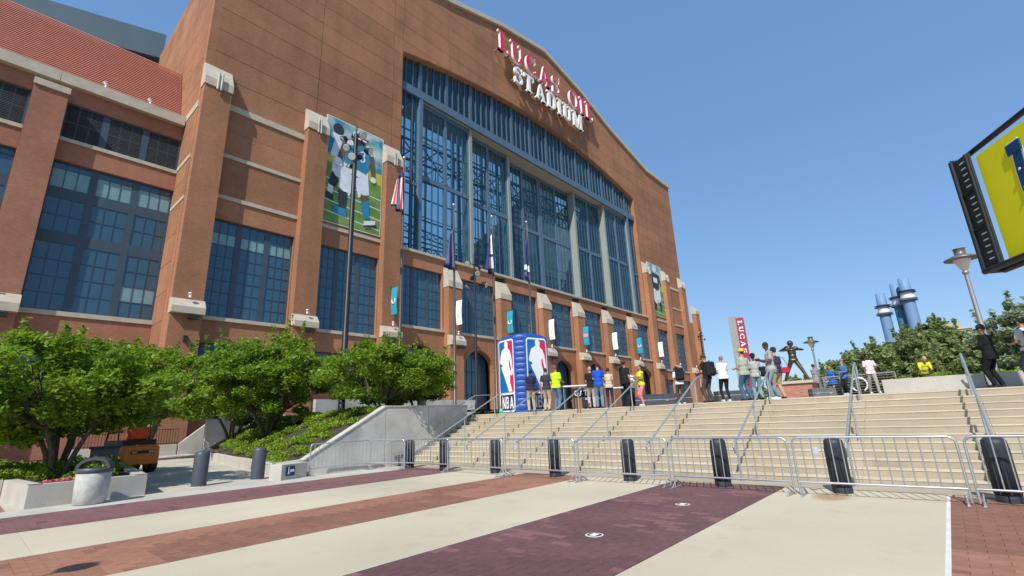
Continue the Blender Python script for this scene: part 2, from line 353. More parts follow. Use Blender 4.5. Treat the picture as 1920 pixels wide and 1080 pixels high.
# plaza above the stairs
def plz(x): return ZT+.02*(min(max(x, 17), 30)-17)
MB().prism([(16.968, 1), (260, 1), (260, 2.21), (30, 2.21), (17, ZT)], -90, 60, 'y').build('plaza', STEP, kind='structure')
NR, RI, TR, XS = 12, .1625, .3525, 13.1
SJ = [-24, -16, -10.5, -5.4, -2.9, -.6, 1.72, 4.0, 6.3, 8.73, 11.13, 13.48, 15.85, 17.698]
for i in range(NR-1):
    x0 = XS+i*TR
    b = MB(); b.box(x0+.01, x0+TR, -24, 17.7, 0 if i == 0 else i*RI-.12, (i+1)*RI-.03)
    st_o = b.build('step', STEP, kind='structure')
    for ya_, yb_ in zip(SJ[:-1], SJ[1:]):
        dz = rnd.uniform(-.0015, .0015)
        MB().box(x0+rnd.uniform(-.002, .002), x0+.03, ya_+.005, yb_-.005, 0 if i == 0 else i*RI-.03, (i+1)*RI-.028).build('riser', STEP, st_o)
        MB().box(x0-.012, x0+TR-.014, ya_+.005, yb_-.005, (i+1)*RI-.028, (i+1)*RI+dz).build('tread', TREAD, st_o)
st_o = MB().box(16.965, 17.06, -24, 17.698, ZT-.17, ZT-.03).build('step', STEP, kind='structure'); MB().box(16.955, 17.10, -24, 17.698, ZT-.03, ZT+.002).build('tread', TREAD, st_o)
# seam lines across each flight: thin joint grooves
# ------------------------------------------------------------------ stadium
st = thing('stadium', 'huge brick stadium with gabled front, arched glass wall and stone-capped piers', 'stadium', (70, 50, 0))
def SP(o): o.parent = st; o.matrix_parent_inverse = Matrix.Translation((-70, -50, 0)); return o
def sbuild(mb, name, mats, **k): return SP(mb.build(name, mats, **k))
XL, XR, XC = 10.66, 130.4, 70.5
def roof_z(x):
    d = abs(x-XC); pts = [(0, 78.7), (13.3, 76.0), (26.3, 71.9), (45, 67.7), (200, 67.7)]
    for (a, za), (b, zb) in zip(pts[:-1], pts[1:]):
        if d <= b: return za+(zb-za)*(d-a)/(b-a)
AX0, AX1 = 34.75, 106.25
def arch_z(x): return 55.2+4.4*(1-((x-XC)/35.75)**2)
def cell(name, x0, x1, low, high, y0, y1, m, n=6, g=.028):
    x0 += g; x1 -= g
    xs = [x0+(x1-x0)*i/n for i in range(n+1)]
    lo = [(x, low(x)+g) for x in xs]; hi = [(x, high(x)-g) for x in xs]
    pts = [(a, b) for a, b in zip(lo, hi) if b[1]-a[1] > .02]
    if len(pts) < 2: return None
    poly = [p[0] for p in pts]+[p[1] for p in pts[::-1]]
    out = []
    for p in poly:
        if not out or (abs(out[-1][0]-p[0])+abs(out[-1][1]-p[1])) > 1e-4: out.append(p)
    return sbuild(MB().prism(out, y0, y1, 'y'), name, m)
PX = [10.7+10.65*k for k in range(12)]; PWD = 2.45
vx = [XL]+[p+1.22 for p in PX[1:11]]+[XR]
zj = [34.7+2.82*k for k in range(17)]
for a, b in zip(vx[:-1], vx[1:]):
    zs = zj
    for z0, z1 in zip(zs[:-1], zs[1:]):
        if z0 > max(roof_z(a), roof_z(b), roof_z((a+b)/2)): continue
        segs = [(a, b)]
        if a < AX0 < b: segs = [(a, AX0), (AX0, b)]
        if a < AX1 < b: segs = [(a, AX1), (AX1, b)]
        for (p, q) in segs:
            inside = (p+q)/2 > AX0 and (p+q)/2 < AX1
            lowf = (lambda x, z0=z0: max(z0, arch_z(x))) if inside else (lambda x, z0=z0: z0)
            hif = lambda x, z1=z1: min(z1, roof_z(x)-.9)
            if inside and z1 < min(arch_z(p), arch_z(q)): continue
            cell('wall_panel', p, q, lowf, hif, 50 + rnd.uniform(0, .006), 50.9, BR, 8)
# structural backing behind the panels (joints read dark), roofline coping
for (p, q) in ((XL+.05, AX0-.02), (AX1+.02, XR-.05)):
    cell('backing_wall', p, q, lambda x: 24.1, lambda x: roof_z(x)-1, 50.25, 52, DARK, 12)
cell('backing_wall', AX0, AX1, lambda x: arch_z(x)+.05, lambda x: roof_z(x)-1, 50.25, 52, DARK, 30)
# arch reveal lining
rv = MB(); n = 36
for i in range(n):
    xa, xb = AX0+(AX1-AX0)*i/n, AX0+(AX1-AX0)*(i+1)/n
    rv.prism([(xa, arch_z(xa)-.12), (xb, arch_z(xb)-.12), (xb, arch_z(xb)), (xa, arch_z(xa))], 50.05, 52, 'y')
rv.box(AX0, AX0+.1, 50.05, 52, 24.3, arch_z(AX0)); rv.box(AX1-.1, AX1, 50.05, 52, 24.3, arch_z(AX1))
sbuild(rv, 'arch_reveal', BR)
cp = MB(); xs = [XL-.3, 25.5, 44.2, 57.2, 70.5, 83.8, 96.8, 115.5, XR+.3]
for a, b in zip(xs[:-1], xs[1:]):
    cp.prism([(a, roof_z(a)-.9), (b, roof_z(b)-.9), (b, roof_z(b)), (a, roof_z(a))], 49.55, 52.4, 'y')
sbuild(cp, 'coping', STONE)
# side wall facing the wing, panel by panel
yj = [50.95+6.3*k for k in range(5)]
for a, b in zip([50.92]+yj[1:-1], yj[1:]):
    for k in range(20):
        z0, z1 = k*2.82+.1, min((k+1)*2.82+.1, 55.3)
        if z0 > 55: continue
        sbuild(MB().box(XL-.004+rnd.uniform(0, .004), XL+.5, a+.025, b-.025, z0+.025, z1-.025), 'side_panel', BR)
sbuild(MB().box(XL+.2, XL+1, 50.3, 76, 0, 55), 'backing_wall', DARK)
for z, h in ((33.1, .8), (27.4, .4), (23.0, .35)):
    sbuild(MB().box(XL-.06, XL+.1, 50.0, 54.3, z, z+h), 'stone_band', STONE)
for z0, z1 in ((0, 23), (23.35, 27.4), (27.8, 33.1), (33.9, 67)):
    sbuild(MB().box(XL, XL+.8, 50.0, 50.9, z0, z1), 'corner_wall', BR)
# piers
def cap_obj(px, top, parent_y, low=False):
    b = MB(); w0, w1 = px-.08, px+PWD+.08
    if low: prof = [(49.2, 13.15), (48.75, 13.1), (48.2, 12.35), (48.2, 11.75), (49.2, 11.75)]
    else: prof = [(50.2, top+.05), (49.95, top), (48.86, top-2.1), (48.84, top-3.0), (49.3, top-3.0), (50.2, top-3.0)]
    b.prism(prof, w0, w1, 'x'); return b
for k, px in enumerate(PX):
    tall = k in (0, 1, 2, 9, 10, 11)
    top = 38.3 if tall else 23.0
    zf = top-2.98
    o = sbuild(MB().box(px, px+PWD, 48.95, 50.1 if tall else 50.6, 12, zf).box(px-.02, px+PWD+.02, 48.7, 50.6, 0, 12), 'pier', BR)
    c = cap_obj(px, top, 0).build('pier_cap', STONE); c.parent = o
    c2 = cap_obj(px, 0, 0, True).build('lower_cap', STONE); c2.parent = o
    if tall:
        t = MB()
        for dx in (-.16, .16): t.tube((px+PWD/2+dx, 48.7, top-3.3), (px+PWD/2+dx, 48.7, top-1.4), .11, n=8)
        t.box(px+PWD/2-.05, px+PWD/2+.05, 48.7, 48.95, top-3, top-1.6)
        e = t.build('cap_bracket', WALLC); e.parent = o
    fl = MB().box(px+1.15, px+1.95, 47.75, 48.25, 11.25, 11.6).box(px+1.4, px+1.7, 48.2, 48.7, 11.3, 11.5).build('floodlight', BLACK); fl.parent = o
    fl = MB().tube((px+PWD/2, 48.35, 13.2), (px+PWD/2, 48.35, 13.45), .12).tube((px+PWD/2, 48.35, 13.4), (px+PWD/2-.1, 48.25, 13.6), .1, .13).build('security_camera', WHITE); fl.parent = o
    if k in (0, 1):
        fl = MB().box(px+1.2, px+1.5, 48.35, 48.7, 9.3, 9.8).build('wall_lamp', BLACK); fl.parent = o

# ---- windows
def window(name, x0, x1, z0, z1, y, cols, rows, wide=0, singles=False, glass=GLD, paint=None, bar=.06, lights=(), rows_z=None, bands=(), depth=.16):
    """frame mesh with its own muntins; panes are children when they can be picked out"""
    paint = paint or WINF
    b = MB(); f = .14
    b.box(x0, x1, y, y+depth, z0, z0+f).box(x0, x1, y, y+depth, z1-f, z1).box(x0, x0+f, y, y+depth, z0+f, z1-f).box(x1-f, x1, y, y+depth, z0+f, z1-f)
    W = x1-x0-2*f
    # column edges: groups of cols separated by wide mullions
    ng = wide+1; gw = (W-wide*.55)/ng; ed = []
    for g in range(ng):
        gx = x0+f+g*(gw+.55)
        if g: b.box(gx-.55, gx, y+.02, y+depth-.01, z0+f, z1-f)
        cw = gw/cols
        for c in range(cols):
            ed.append((gx+c*cw, gx+(c+1)*cw))
            if c: b.box(gx+c*cw-bar/2, gx+c*cw+bar/2, y+.05, y+depth-.02, z0+f, z1-f)
    if rows_z is None: rows_z = [(z0+f+(z1-z0-2*f)*i/rows, z0+f+(z1-z0-2*f)*(i+1)/rows) for i in range(rows)]
    for i, (a, c) in enumerate(rows_z):
        if i and abs(rows_z[i-1][1]-a) < .01:
            for g in range(ng):
                gx = x0+f+g*(gw+.55); b.box(gx, gx+gw, y+.045, y+depth-.025, a-bar/2, a+bar/2)
    for a, c in bands:
        for g in range(ng):
            gx = x0+f+g*(gw+.55); b.box(gx, gx+gw, y+.03, y+depth-.03, a, c)
    fr = sbuild(b, name, paint)
    if singles:
        for i, (a, c) in enumerate(rows_z):
            for j, (p, q) in enumerate(ed):
                lit = (i, j) in lights
                o = MB().box(p+.005, q-.005, y+.09, y+.11, a+.005, c-.005).build('pane', GLL if lit else glass)
                tl = rnd.uniform(-.004, .004); o.parent = fr
    else:
        for g in range(ng):
            gx = x0+f+g*(gw+.55)
            o = MB().box(gx, gx+gw, y+.09, y+.11, z0+f, z1-f).build('pane', glass); o.parent = fr
    return fr
def bay_common(k):
    xa = PX[k]+PWD; xb = PX[k+1]
    # spandrel between storeys, sills
    sbuild(MB().box(xa, xb, 50, 50.9, 9.6, 11.7), 'spandrel', BR)
    sbuild(MB().box(xa, xb, 49.8, 50.4, 11.702, 12.05), 'window_sill', STONE)
    return xa, xb
for k in (0, 1, 9, 10):
    xa, xb = bay_common(k)
    lt = {0: {(6, j) for j in range(9)}, 1: {(i, j) for i in range(9) for j in (0, 1)}}.get(k, set())
    if k < 2: window('window', xa+.1, xb-.1, 12.05, 21.9, 50.35, 3, 8, 2, k == 0, lights=lt if k == 0 else ())
    else: window('window', xa+.1, xb-.1, 12.05, 21.9, 50.35, 3, 8, 2)
    sbuild(MB().box(xa, xa+.1, 50, 50.9, 12.05, 21.9), 'jamb', BR); sbuild(MB().box(xb-.1, xb, 50, 50.9, 12.05, 21.9), 'jamb', BR)
    window('window', xa+.1, xb-.1, 5.6, 9.6, 50.35, 3, 2, 2)
    sbuild(MB().box(xa, xb, 50.01, 50.9, 0, 5.6).box(xa, xa+.1, 50, 50.9, 5.6, 9.6).box(xb-.1, xb, 50, 50.9, 5.6, 9.6), 'spandrel', BR)
    sbuild(MB().box(xa, xb, 50, 50.9, 21.9, 24.0), 'spandrel', BR)
    sbuild(MB().box(xa, xb, 49.86, 50.3, 24.002, 24.4), 'stone_band', STONE)
    if k in (0, 10):
        sbuild(MB().box(xa, xb, 50, 50.9, 24.4, 28.55), 'spandrel', BR)
        sbuild(MB().box(xa, xb, 49.88, 50.3, 28.552, 28.95), 'stone_band', STONE)
        sbuild(MB().box(xa, xb, 50, 50.9, 28.95, 31.6), 'spandrel', BR)
        sbuild(MB().box(xa, xb, 50.01, 50.9, 31.63, 34.0), 'spandrel', BR)
        sbuild(MB().box(xa, xb, 49.86, 50.3, 34.002, 34.68), 'stone_band', STONE)
    else: sbuild(MB().box(xa, xb, 50, 50.9, 24.4, 34.69), 'spandrel', BR)
sbuild(MB().box(PX[2]+PWD, AX0, 50, 50.9, 24.35, 34.69).box(AX1, PX[9]+.3, 50.01, 50.9, 24.35, 34.69), 'corner_wall', BR)
sbuild(MB().box(PX[11]+PWD, XR, 50, 50.9, 0, 34.69), 'corner_wall', BR)
for k in range(2, 9):
    xa = PX[k]+PWD; xb = PX[k+1]; wa, wb = xa+.9 if k == 2 else xa+.5, xb-.3
    wa = xa+.6
    sbuild(MB().box(xa, wa, 50, 50.9, 13.9, 22), 'jamb', BR); sbuild(MB().box(wb, xb, 50, 50.9, 13.9, 22), 'jamb', BR)
    window('window', wa, wb, 13.9, 22, 50.4, 3, 6, 2, False)
    sbuild(MB().box(xa, xb, 50, 50.9, 22, 24.0), 'spandrel', BR)
    sbuild(MB().box(xa, xb, 49.8, 50.4, 13.55, 13.9), 'window_sill', STONE)
    cx = (wa+wb)/2; r = 3.0; zsp = 8.6
    def arc(x, cx=cx, r=r, zsp=zsp): return zsp+math.sqrt(max(0, r*r-(x-cx)**2))
    cell('arch_spandrel', cx-r, cx+r, arc, lambda x: 13.55, 50, 50.9, BR, 24, 0)
    sbuild(MB().box(xa, cx-r, 50, 50.9, 1.9, 13.55), 'jamb', BR); sbuild(MB().box(cx+r, xb, 50, 50.9, 1.9, 13.55), 'jamb', BR)
    ring = MB(); nn = 17
    for i in range(nn):
        a0, a1 = math.pi*i/nn+.012, math.pi*(i+1)/nn-.012
        ring.prism([(cx+r*math.cos(a0), zsp+r*math.sin(a0)), (cx+(r+.5)*math.cos(a0), zsp+(r+.5)*math.sin(a0)), (cx+(r+.5)*math.cos(a1), zsp+(r+.5)*math.sin(a1)), (cx+r*math.cos(a1), zsp+r*math.sin(a1))], 49.94, 50.1, 'y')
    sbuild(ring, 'arch_ring', BR)
    d = MB()
    for i in range(7): d.box(cx-r+i*1.0-.05, cx-r+i*1.0+.05, 51.6, 51.75, 2, zsp+ (math.sqrt(max(0, r*r-(i*1.0-r)**2)) if 0 < i < 6 else 0))
    for zz in (4.4, 5.2, 8.55): d.box(cx-r, cx+r, 51.6, 51.75, zz, zz+.15)
    dd = sbuild(d, 'entrance_frame', FRAMED)
    g = MB().box(cx-r, cx+r, 51.66, 51.69, 1.95, 11.7).build('pane', GLD); g.parent = dd
    sbuild(MB().box(xa, xa+.3, 50.9, 51.8, 1.9, 13), 'jamb', BR); sbuild(MB().box(xb-.3, xb, 50.9, 51.8, 1.9, 13), 'jamb', BR)
sbuild(MB().box(AX0-2, AX1+1, 49.7, 52.2, 24.0, 24.35), 'long_sill', STONE)
# dark rooms behind the lower storeys, so that windows do not look out at the sky behind
sbuild(MB().box(XL+1, XR-.5, 55.5, 55.8, 0, 24).box(XL+1, XR-.5, 50.95, 55.5, 23.6, 23.9).box(XL+1, XR-.5, 50.95, 55.5, 12.6, 12.9), 'inner_wall', INTR)
sbuild(MB().box(PX[0]+PWD, AX0-.3, 54.1, 54.3, 0, 50), 'inner_wall', INTR); sbuild(MB().box(AX1+.3, XR, 54.1, 54.3, 0, 50), 'inner_wall', INTR)

# ---- the arched window
YG = 51.0
HEADB = mat('head_bar_shaded_steel', (.06, .105, .155), .5, var=.06, scale=1)  # darker copy of the blue steel, shade under the arch put into its colour
xw = [38.65+5.325*i for i in range(13)]
for i, x in enumerate(xw): sbuild(MB().box(x-.28, x+.28, YG-.25, YG+.1, 50.55, arch_z(x)-.15), 'arch_mullion', HEADB)
b = MB()
for i in range(12):
    for j in (1, 2, 3):
        x = xw[i]+5.325*j/4; b.box(x-.085, x+.085, YG-.14, YG+.1, 50.55, arch_z(x)-.15)
for x in (36.0, 37.3, 103.9, 105.1): b.box(x-.085, x+.085, YG-.14, YG+.1, 24.4, arch_z(x)-.15)
sbuild(b, 'arch_bar', HEADB, kind='stuff')
sbuild(MB().box(AX0+.4, AX1-.4, 50.4, 50.8, 49.2, 50.55), 'arch_beam', STEELB)
sbuild(MB().box(38.2, 102.8, 50.81, 56, 49.205, 49.5), 'soffit', SOFFIT)
for x in (38.65, 102.6): sbuild(MB().box(x-.32, x+.32, 50.45, 51.1, 24.36, 49.2), 'arch_post', STEELB)
sbuild(MB().box(AX0+.1, 38.3, YG-.12, YG+.1, 34.6, 35.0).box(102.9, AX1-.1, YG-.12, YG+.1, 34.6, 35.0), 'arch_bar', STEELB)
# glass of the arch head in lights between the mullions
hd = sbuild(MB().box(AX0+.1, AX1-.1, YG+.02, YG+.06, 50.5, 50.6), 'arch_head', STEELB)
xe = [AX0+.1]+xw+[AX1-.1]
for a, c in zip(xe[:-1], xe[1:]):
    nn = 4; pts = [(a, 50.6), (c, 50.6)]+[(c-(c-a)*i/nn, arch_z(c-(c-a)*i/nn)-.1) for i in range(nn+1)]
    g = MB().prism(pts, YG+.03, YG+.05, 'y').build('pane', GLB); g.parent = hd; g.matrix_parent_inverse = Matrix.Translation((-0, 0, 0))
for a, c in ((AX0+.1, 38.35), (102.9, AX1-.1)):
    g = MB().box(a, c, YG+.03, YG+.05, 24.36, 50.5).build('pane', GLB); g.parent = hd
dep = [1.25, 2.35, 3.5, 3.5, 2.35, 1.25]
for k in range(6):
    x0 = 38.65+10.65*k; x1 = x0+10.65; y = 50+dep[k]
    b = MB(); b.box(x0+.05, x0+.55, y-.1, y+.3, 24.36, 49.2).box(x1-.55, x1-.05, y-.1, y+.3, 24.36, 49.2)
    b.box(x0+.55, x1-.55, y-.08, y+.25, 36.2, 36.9).box((x0+x1)/2-.28, (x0+x1)/2+.28, y-.12, y+.3, 24.36, 36.2).box((x0+x1)/2-.28, (x0+x1)/2+.28, y-.12, y+.3, 36.9, 49.2)
    b.box(x0+.55, x1-.55, y-.08, y+.25, 48.5, 49.2).box(x0+.55, x1-.55, y-.08, y+.25, 24.36, 24.8)
    fr = sbuild(b, 'sliding_panel', STEELB)
    t = MB()
    for h in (0, 1):
        xa = x0+.55 if h == 0 else (x0+x1)/2+.28; xb = (x0+x1)/2-.28 if h == 0 else x1-.55
        for j in (1, 2, 3):
            xx = xa+(xb-xa)*j/4; t.box(xx-.07, xx+.07, y-.02, y+.12, 24.8, 36.2).box(xx-.07, xx+.07, y-.02, y+.12, 36.9, 48.5)
    for zz in (30.4, 42.6): t.box(x0+.55, x1-.55, y, y+.1, zz-.05, zz+.05)
    tt = t.build('muntin', MUNT); tt.parent = fr
    for h in (0, 1):
        xa = x0+.55 if h == 0 else (x0+x1)/2+.28; xb = (x0+x1)/2-.28 if h == 0 else x1-.55
        for za, zb in ((24.8, 30.35), (30.45, 36.2), (36.9, 42.55), (42.65, 48.5)):
            g = MB().box(xa, xb, y+.05, y+.07, za, zb).build('pane', GLB); g.parent = fr
# fins closing the steps between the panel planes
fin = [(38.65, 51.5, 51.6), (49.3, 51.25, 52.6), (59.95, 52.35, 53.7), (81.25, 52.35, 53.7), (91.9, 51.25, 52.6), (102.55, 51.2, 51.6)]
for x, ya, yb in fin: sbuild(MB().box(x-.3, x+.3, ya-.35, yb, 24.36, 49.19), 'fin', mat('pale_fin', (.24, .27, .25), .6, var=.08))
# interior seen through the glass: deck, back wall with its own glazed opening, roof trusses
sbuild(MB().box(AX0-1, AX1+1, 52.4, 76, 23.9, 24.3).box(AX0-1, AX1+1, 52.4, 66, 60, 60.6).box(AX1+1, AX1+1.5, 52, 76, 24, 60), 'inner_wall', INTR)
bw = MB(); bw.box(AX0-1, 50, 76, 76.4, 24.3, 33).box(50, 92, 76, 76.4, 24.3, 33).prism([(62, 33), (92, 33), (92, 60), (84, 51), (72, 40)], 76, 76.4, 'y').box(92, AX1+1, 76, 76.4, 24.3, 70)
sbuild(bw, 'inner_wall', INTR)
gr = MB()
for i in range(28): gr.box(38+i*1.9, 38+i*1.9+.13, 75.4, 75.6, 33, 66)
for zz in (38, 43, 48, 53, 58, 63): gr.box(36, 92, 75.4, 75.6, zz, zz+.3)
for i in range(6): gr.box(38+i*9.5, 38+i*9.5+.7, 75.0, 75.4, 30, 66)
sbuild(gr, 'inner_grid', FRAMED)
tr = MB()
def truss(p, q, h, n, r=.22):
    p = Vector(p); q = Vector(q); up = Vector((0, 0, h))
    tr.tube(p, q, r, n=6).tube(p+up, q+up, r, n=6)
    for i in range(n):
        a = p.lerp(q, i/n); c = p.lerp(q, (i+1)/n); tr.tube(a, c+up, r*.6, n=5); tr.tube(a+up, c, r*.6, n=5); tr.tube(a, a+up, r*.6, n=5)
truss((36, 57, 42.5), (104, 57, 46.0), 3.6, 18, .2)
truss((36, 66, 44.5), (104, 66, 50.0), 3.6, 15, .16)
truss((38, 58, 31.0), (80, 72, 36), 1.3, 14, .12)
truss((36, 60, 27.0), (104, 60, 30.5), 2.2, 30, .15)
for xx in (44, 55, 66, 78): tr.tube((xx, 60, 24), (xx+1.5, 62, 60), .35, n=6)
sbuild(tr, 'truss', mat('truss_steel', (.05, .09, .11), .5))
sb = MB()
for i in range(9): sb.box(46+i*3, 76, 66-i*.9, 67-i*.9+.6, 24.3+0*i, 26.4+i*1.05)
sbuild(sb, 'seating_tier', mat('seating', (.30, .31, .32), .8, var=.4, scale=1.5))

# ---- lettering on the gable (slab serif capitals, standing off the wall)
def glyph(ch):
    """list of (outline) polygons in a w x 1 box; returns (w, polys)"""
    s, t, sh = .2, .075, .10
    def bx(a, b, c, d): return [(a, c), (b, c), (b, d), (a, d)]
    def arcs(cx, cz, rx, rz, a0, a1, tw, tn, n=14):
        out = []
        for i in range(n):
            q = []
            for a in (a0+(a1-a0)*i/n, a0+(a1-a0)*(i+1)/n):
                c, s_ = math.cos(R(a)), math.sin(R(a)); q.append(((cx+rx*c, cz+rz*s_), (cx+(rx-tw)*c, cz+(rz-tn)*s_)))
            out.append([q[0][0], q[1][0], q[1][1], q[0][1]])
        return out
    if ch == 'L': return .66, [bx(.1, .1+s, .0, 1), bx(0, .4, .93, 1), bx(0, .64, 0, .09), bx(.56, .64, 0, .26), bx(0, .1, 0, .09)]
    if ch == 'I': return .42, [bx(.11, .11+s, 0, 1), bx(0, .42, .92, 1), bx(0, .42, 0, .08)]
    if ch == 'U': return .84, [bx(.1, .1+s, .33, 1), bx(.62, .72, .33, 1), bx(0, .38, .92, 1), bx(.52, .82, .92, 1)]+arcs(.41, .34, .31, .34, 180, 360, .17, .1)
    if ch == 'C': return .78, arcs(.42, .5, .4, .5, 42, 318, .19, .09, 20)+[bx(.66, .74, .66, .96), bx(.66, .74, .04, .3)]
    if ch == 'O': return .84, arcs(.42, .5, .42, .5, 0, 360, .2, .085, 28)
    if ch == 'A': return .9, [[(.12, 0), (.22, 0), (.50, .9), (.42, 1.0)], [(.42, 1), (.52, 1), (.84, 0), (.62, 0)], bx(.25, .7, .28, .36), bx(.02, .32, 0, .08), bx(.53, .9, 0, .08)]
    if ch == 'S': return .66, arcs(.33, .735, .29, .265, 25, 235, .13, .09, 14)+arcs(.33, .265, .31, .265, -155, 75, .13, .09, 14)+[[(.1, .68), (.28, .60), (.58, .34), (.56, .44), (.24, .72)], bx(.55, .62, .68, .98), bx(.03, .1, .02, .32)]
    if ch == 'T': return .78, [bx(.29, .29+s, 0, 1), bx(0, .78, .91, 1), bx(0, .07, .74, .91), bx(.71, .78, .74, .91), bx(.18, .6, 0, .08)]
    if ch == 'D': return .84, [bx(.1, .1+s, 0, 1), bx(0, .42, .915, 1), bx(0, .42, 0, .085)]+arcs(.4, .5, .42, .5, -90, 90, .19, .085, 16)
    if ch == 'M': return 1.02, [bx(.1, .2, 0, 1), bx(.72, .92, 0, 1), [(.1, 1), (.3, 1), (.52, .2), (.46, .05)], [(.46, .05), (.52, .2), (.72, 1), (.8, .95), (.5, 0)], bx(0, .3, 0, .08), bx(.62, 1.02, 0, .08), bx(0, .2, .92, 1), bx(.8, 1.02, .92, 1)]
    if ch == 'N': return .9, [bx(0, .2, 0, 1), bx(.62, .82, 0, 1), [(.0, 1), (.22, 1), (.82, 0), (.6, 0)]]
    if ch == 'B': return .8, [bx(0, .2, 0, 1), bx(.2, .45, .85, 1), bx(.2, .45, .43, .58), bx(.2, .45, 0, .15)]+arcs(.42, .715, .26, .285, -90, 90, .18, .15, 10)+arcs(.42, .29, .3, .29, -90, 90, .19, .15, 10)
    if ch == '3': return .62, arcs(.3, .73, .28, .27, -80, 160, .15, .13, 12)+arcs(.3, .28, .3, .28, -160, 80, .15, .13, 12)
    if ch == 'G': return .82, arcs(.42, .5, .4, .5, 42, 330, .19, .09, 20)+[bx(.62, .8, .1, .46), bx(.5, .8, .42, .5)]
    if ch == 'E': return .68, [bx(.0, .2, 0, 1), bx(0, .64, .86, 1), bx(0, .55, .43, .57), bx(0, .66, 0, .14)]
    return .45, []
def text_parts(txt, x0, x1, zb, h, y, depth, side, face, name, fz, parent_fn, gap=.12, word=.5, wide=1.0):
    ws = [(glyph(c)[0] if c != ' ' else word) for c in txt]; tot = sum(ws)+gap*(len(txt)-1); sc = (x1-x0)/tot; x = x0
    for c, w_ in zip(txt, ws):
        if c != ' ':
            b = MB(); nI = 0
            for k, poly in enumerate(glyph(c)[1]):
                e = .0006*k*h; pp = [(x+p[0]*sc, zb+p[1]*h) for p in poly]
                b.prism(pp, y-depth-e, y, 'y', 0)
                if face is not None:
                    cx = sum(p[0] for p in pp)/len(pp); cz = sum(p[1] for p in pp)/len(pp)
                    ins = .010*h
                    def shrink(p):
                        return (p[0]+max(-ins, min(ins, (cx-p[0])*.45)), p[1]+max(-ins, min(ins, (cz-p[1])*.45)))
                    b.prism([shrink(p) for p in pp], y-depth-e-.05*h/4, y-depth-e, 'y', 1)
            parent_fn(b, name, side, face, c)
        x += (w_+gap)*sc
def pf(b, name, side, face, c): sbuild(b, name, [side]+([face] if face else []), label='white-sided sign letter %s' % c if face is None else 'magenta-faced sign letter %s' % c)
text_parts('LUCAS OIL', 54.6, 87.0, 67.6, 4.5, 48.95, .45, WHITE, MAGE, 'sign_letter', 0, pf)
text_parts('STADIUM', 58.8, 82.0, 63.0, 3.8, 48.95, .45, WHITE, None, 'sign_letter', 0, pf)
sp_ = MB()
for xx in np.arange(55, 87, 2.3): sp_.box(xx, xx+.12, 48.9, 50.01, 68.3, 68.5)
for xx in np.arange(59, 82, 2.0): sp_.box(xx, xx+.12, 48.9, 50.01, 63.8, 64)
sbuild(sp_, 'letter_bracket', GALV)

# ---- left wing, set back
YW = 54.3
def wbay(x0, x1, singles):
    sbuild(MB().box(x0, x1, YW-.12, YW+.4, 11.5, 11.9), 'window_sill', STONE)
    sbuild(MB().box(x0, x1, YW, YW+.8, 9.3, 11.49), 'spandrel', BR2)
    sbuild(MB().box(x0, x1, YW, YW+.8, 0, 5), 'spandrel', BR2)
    rz = [(12.0, 13.45), (13.45, 14.9), (14.9, 16.35), (16.35, 17.85), (18.9, 20.4), (20.4, 21.95), (22.95, 24.7), (24.7, 25.2)]
    lt = {(6, j) for j in range(9)} | {(1, 6), (1, 7), (1, 8)}
    window('window', x0, x1, 11.9, 25.35, YW+.3, 3, 8, 2, singles, rows_z=rz, bands=((17.85, 18.9), (21.95, 22.95)), lights=lt)
    window('window', x0, x1, 5, 9.3, YW+.3, 3, 2, 2, False)
    sbuild(MB().box(x0, x1, YW, YW+.8, 25.35, 27.2), 'spandrel', BR2)
    sbuild(MB().box(x0, x1, YW-.12, YW+.4, 27.202, 27.55), 'window_sill', STONE)
    fr = window('louver_window', x0, x1, 27.55, 31.1, YW+.2, 3, 2, 2, False, glass=LOUV, bar=.12)
    lv = MB()
    for i in range(22): lv.prism([(YW+.22, 27.7+i*.15), (YW+.26, 27.7+i*.15), (YW+.32, 27.8+i*.15), (YW+.28, 27.8+i*.15)], x0+.15, x1-.15, 'x')
    l = lv.build('louver_blades', LOUV); l.parent = fr
    sbuild(MB().box(x0, x1, YW, YW+.8, 31.1, 32.6), 'spandrel', BR2)
wbay(1.7, XL-.02, True); wbay(-9.0, -.6, False); wbay(-20, -11.3, False)
for x0 in (-.58, -11.28, -22):
    o = sbuild(MB().box(x0, x0+2.26, 53.3, 55, 0, 31.25), 'pier', BR2)
    MBc = MB().box(x0-.06, x0+2.32, 53.15, 55, 31.252, 31.85).build('pier_cap', STONE); MBc.parent = o
    c2 = MB().prism([(53.4, 12.75), (53.0, 12.6), (52.6, 11.9), (52.6, 11.2), (53.4, 11.2)], x0-.06, x0+2.32, 'x').build('lower_cap', STONE); c2.parent = o
    fl = MB().box(x0+1.0, x0+1.8, 52.3, 52.7, 10.7, 11.05).build('floodlight', BLACK); fl.parent = o
    fl = MB().tube((x0+.9, 52.95, 12.7), (x0+.9, 52.95, 12.95), .12).tube((x0+.9, 52.95, 12.95), (x0+.8, 52.85, 13.15), .1, .14).build('security_camera', WHITE); fl.parent = o
for a, b in ((-24, -8), (-8, 0.9), (.92, XL-.08)):
    sbuild(MB().box(a+.01, b-.01, 53.75, 56, 32.602, 33.65), 'cornice', STONE)
sbuild(MB().box(-24, XL-.1, 57, 57.3, 0, 33), 'inner_wall', INTR)
for x in (2.0, 5.5):
    sbuild(MB().tube((x+2.0, 54.2, 33.6), (x+2.0, 54.2, 34.2), .09).tube((x+2.0, 54.2, 34.15), (x+1.85, 54.2, 34.4), .14, .18), 'roof_lamp', WHITE)
lv = MB()
for i in range(34): lv.prism([(55.9+i*.105, 33.6+i*.26), (55.98+i*.105, 33.6+i*.26), (56.14+i*.105, 33.79+i*.26), (56.06+i*.105, 33.81+i*.26)], -24, XL-.05, 'x')
sbuild(lv, 'louver_screen', REDL)
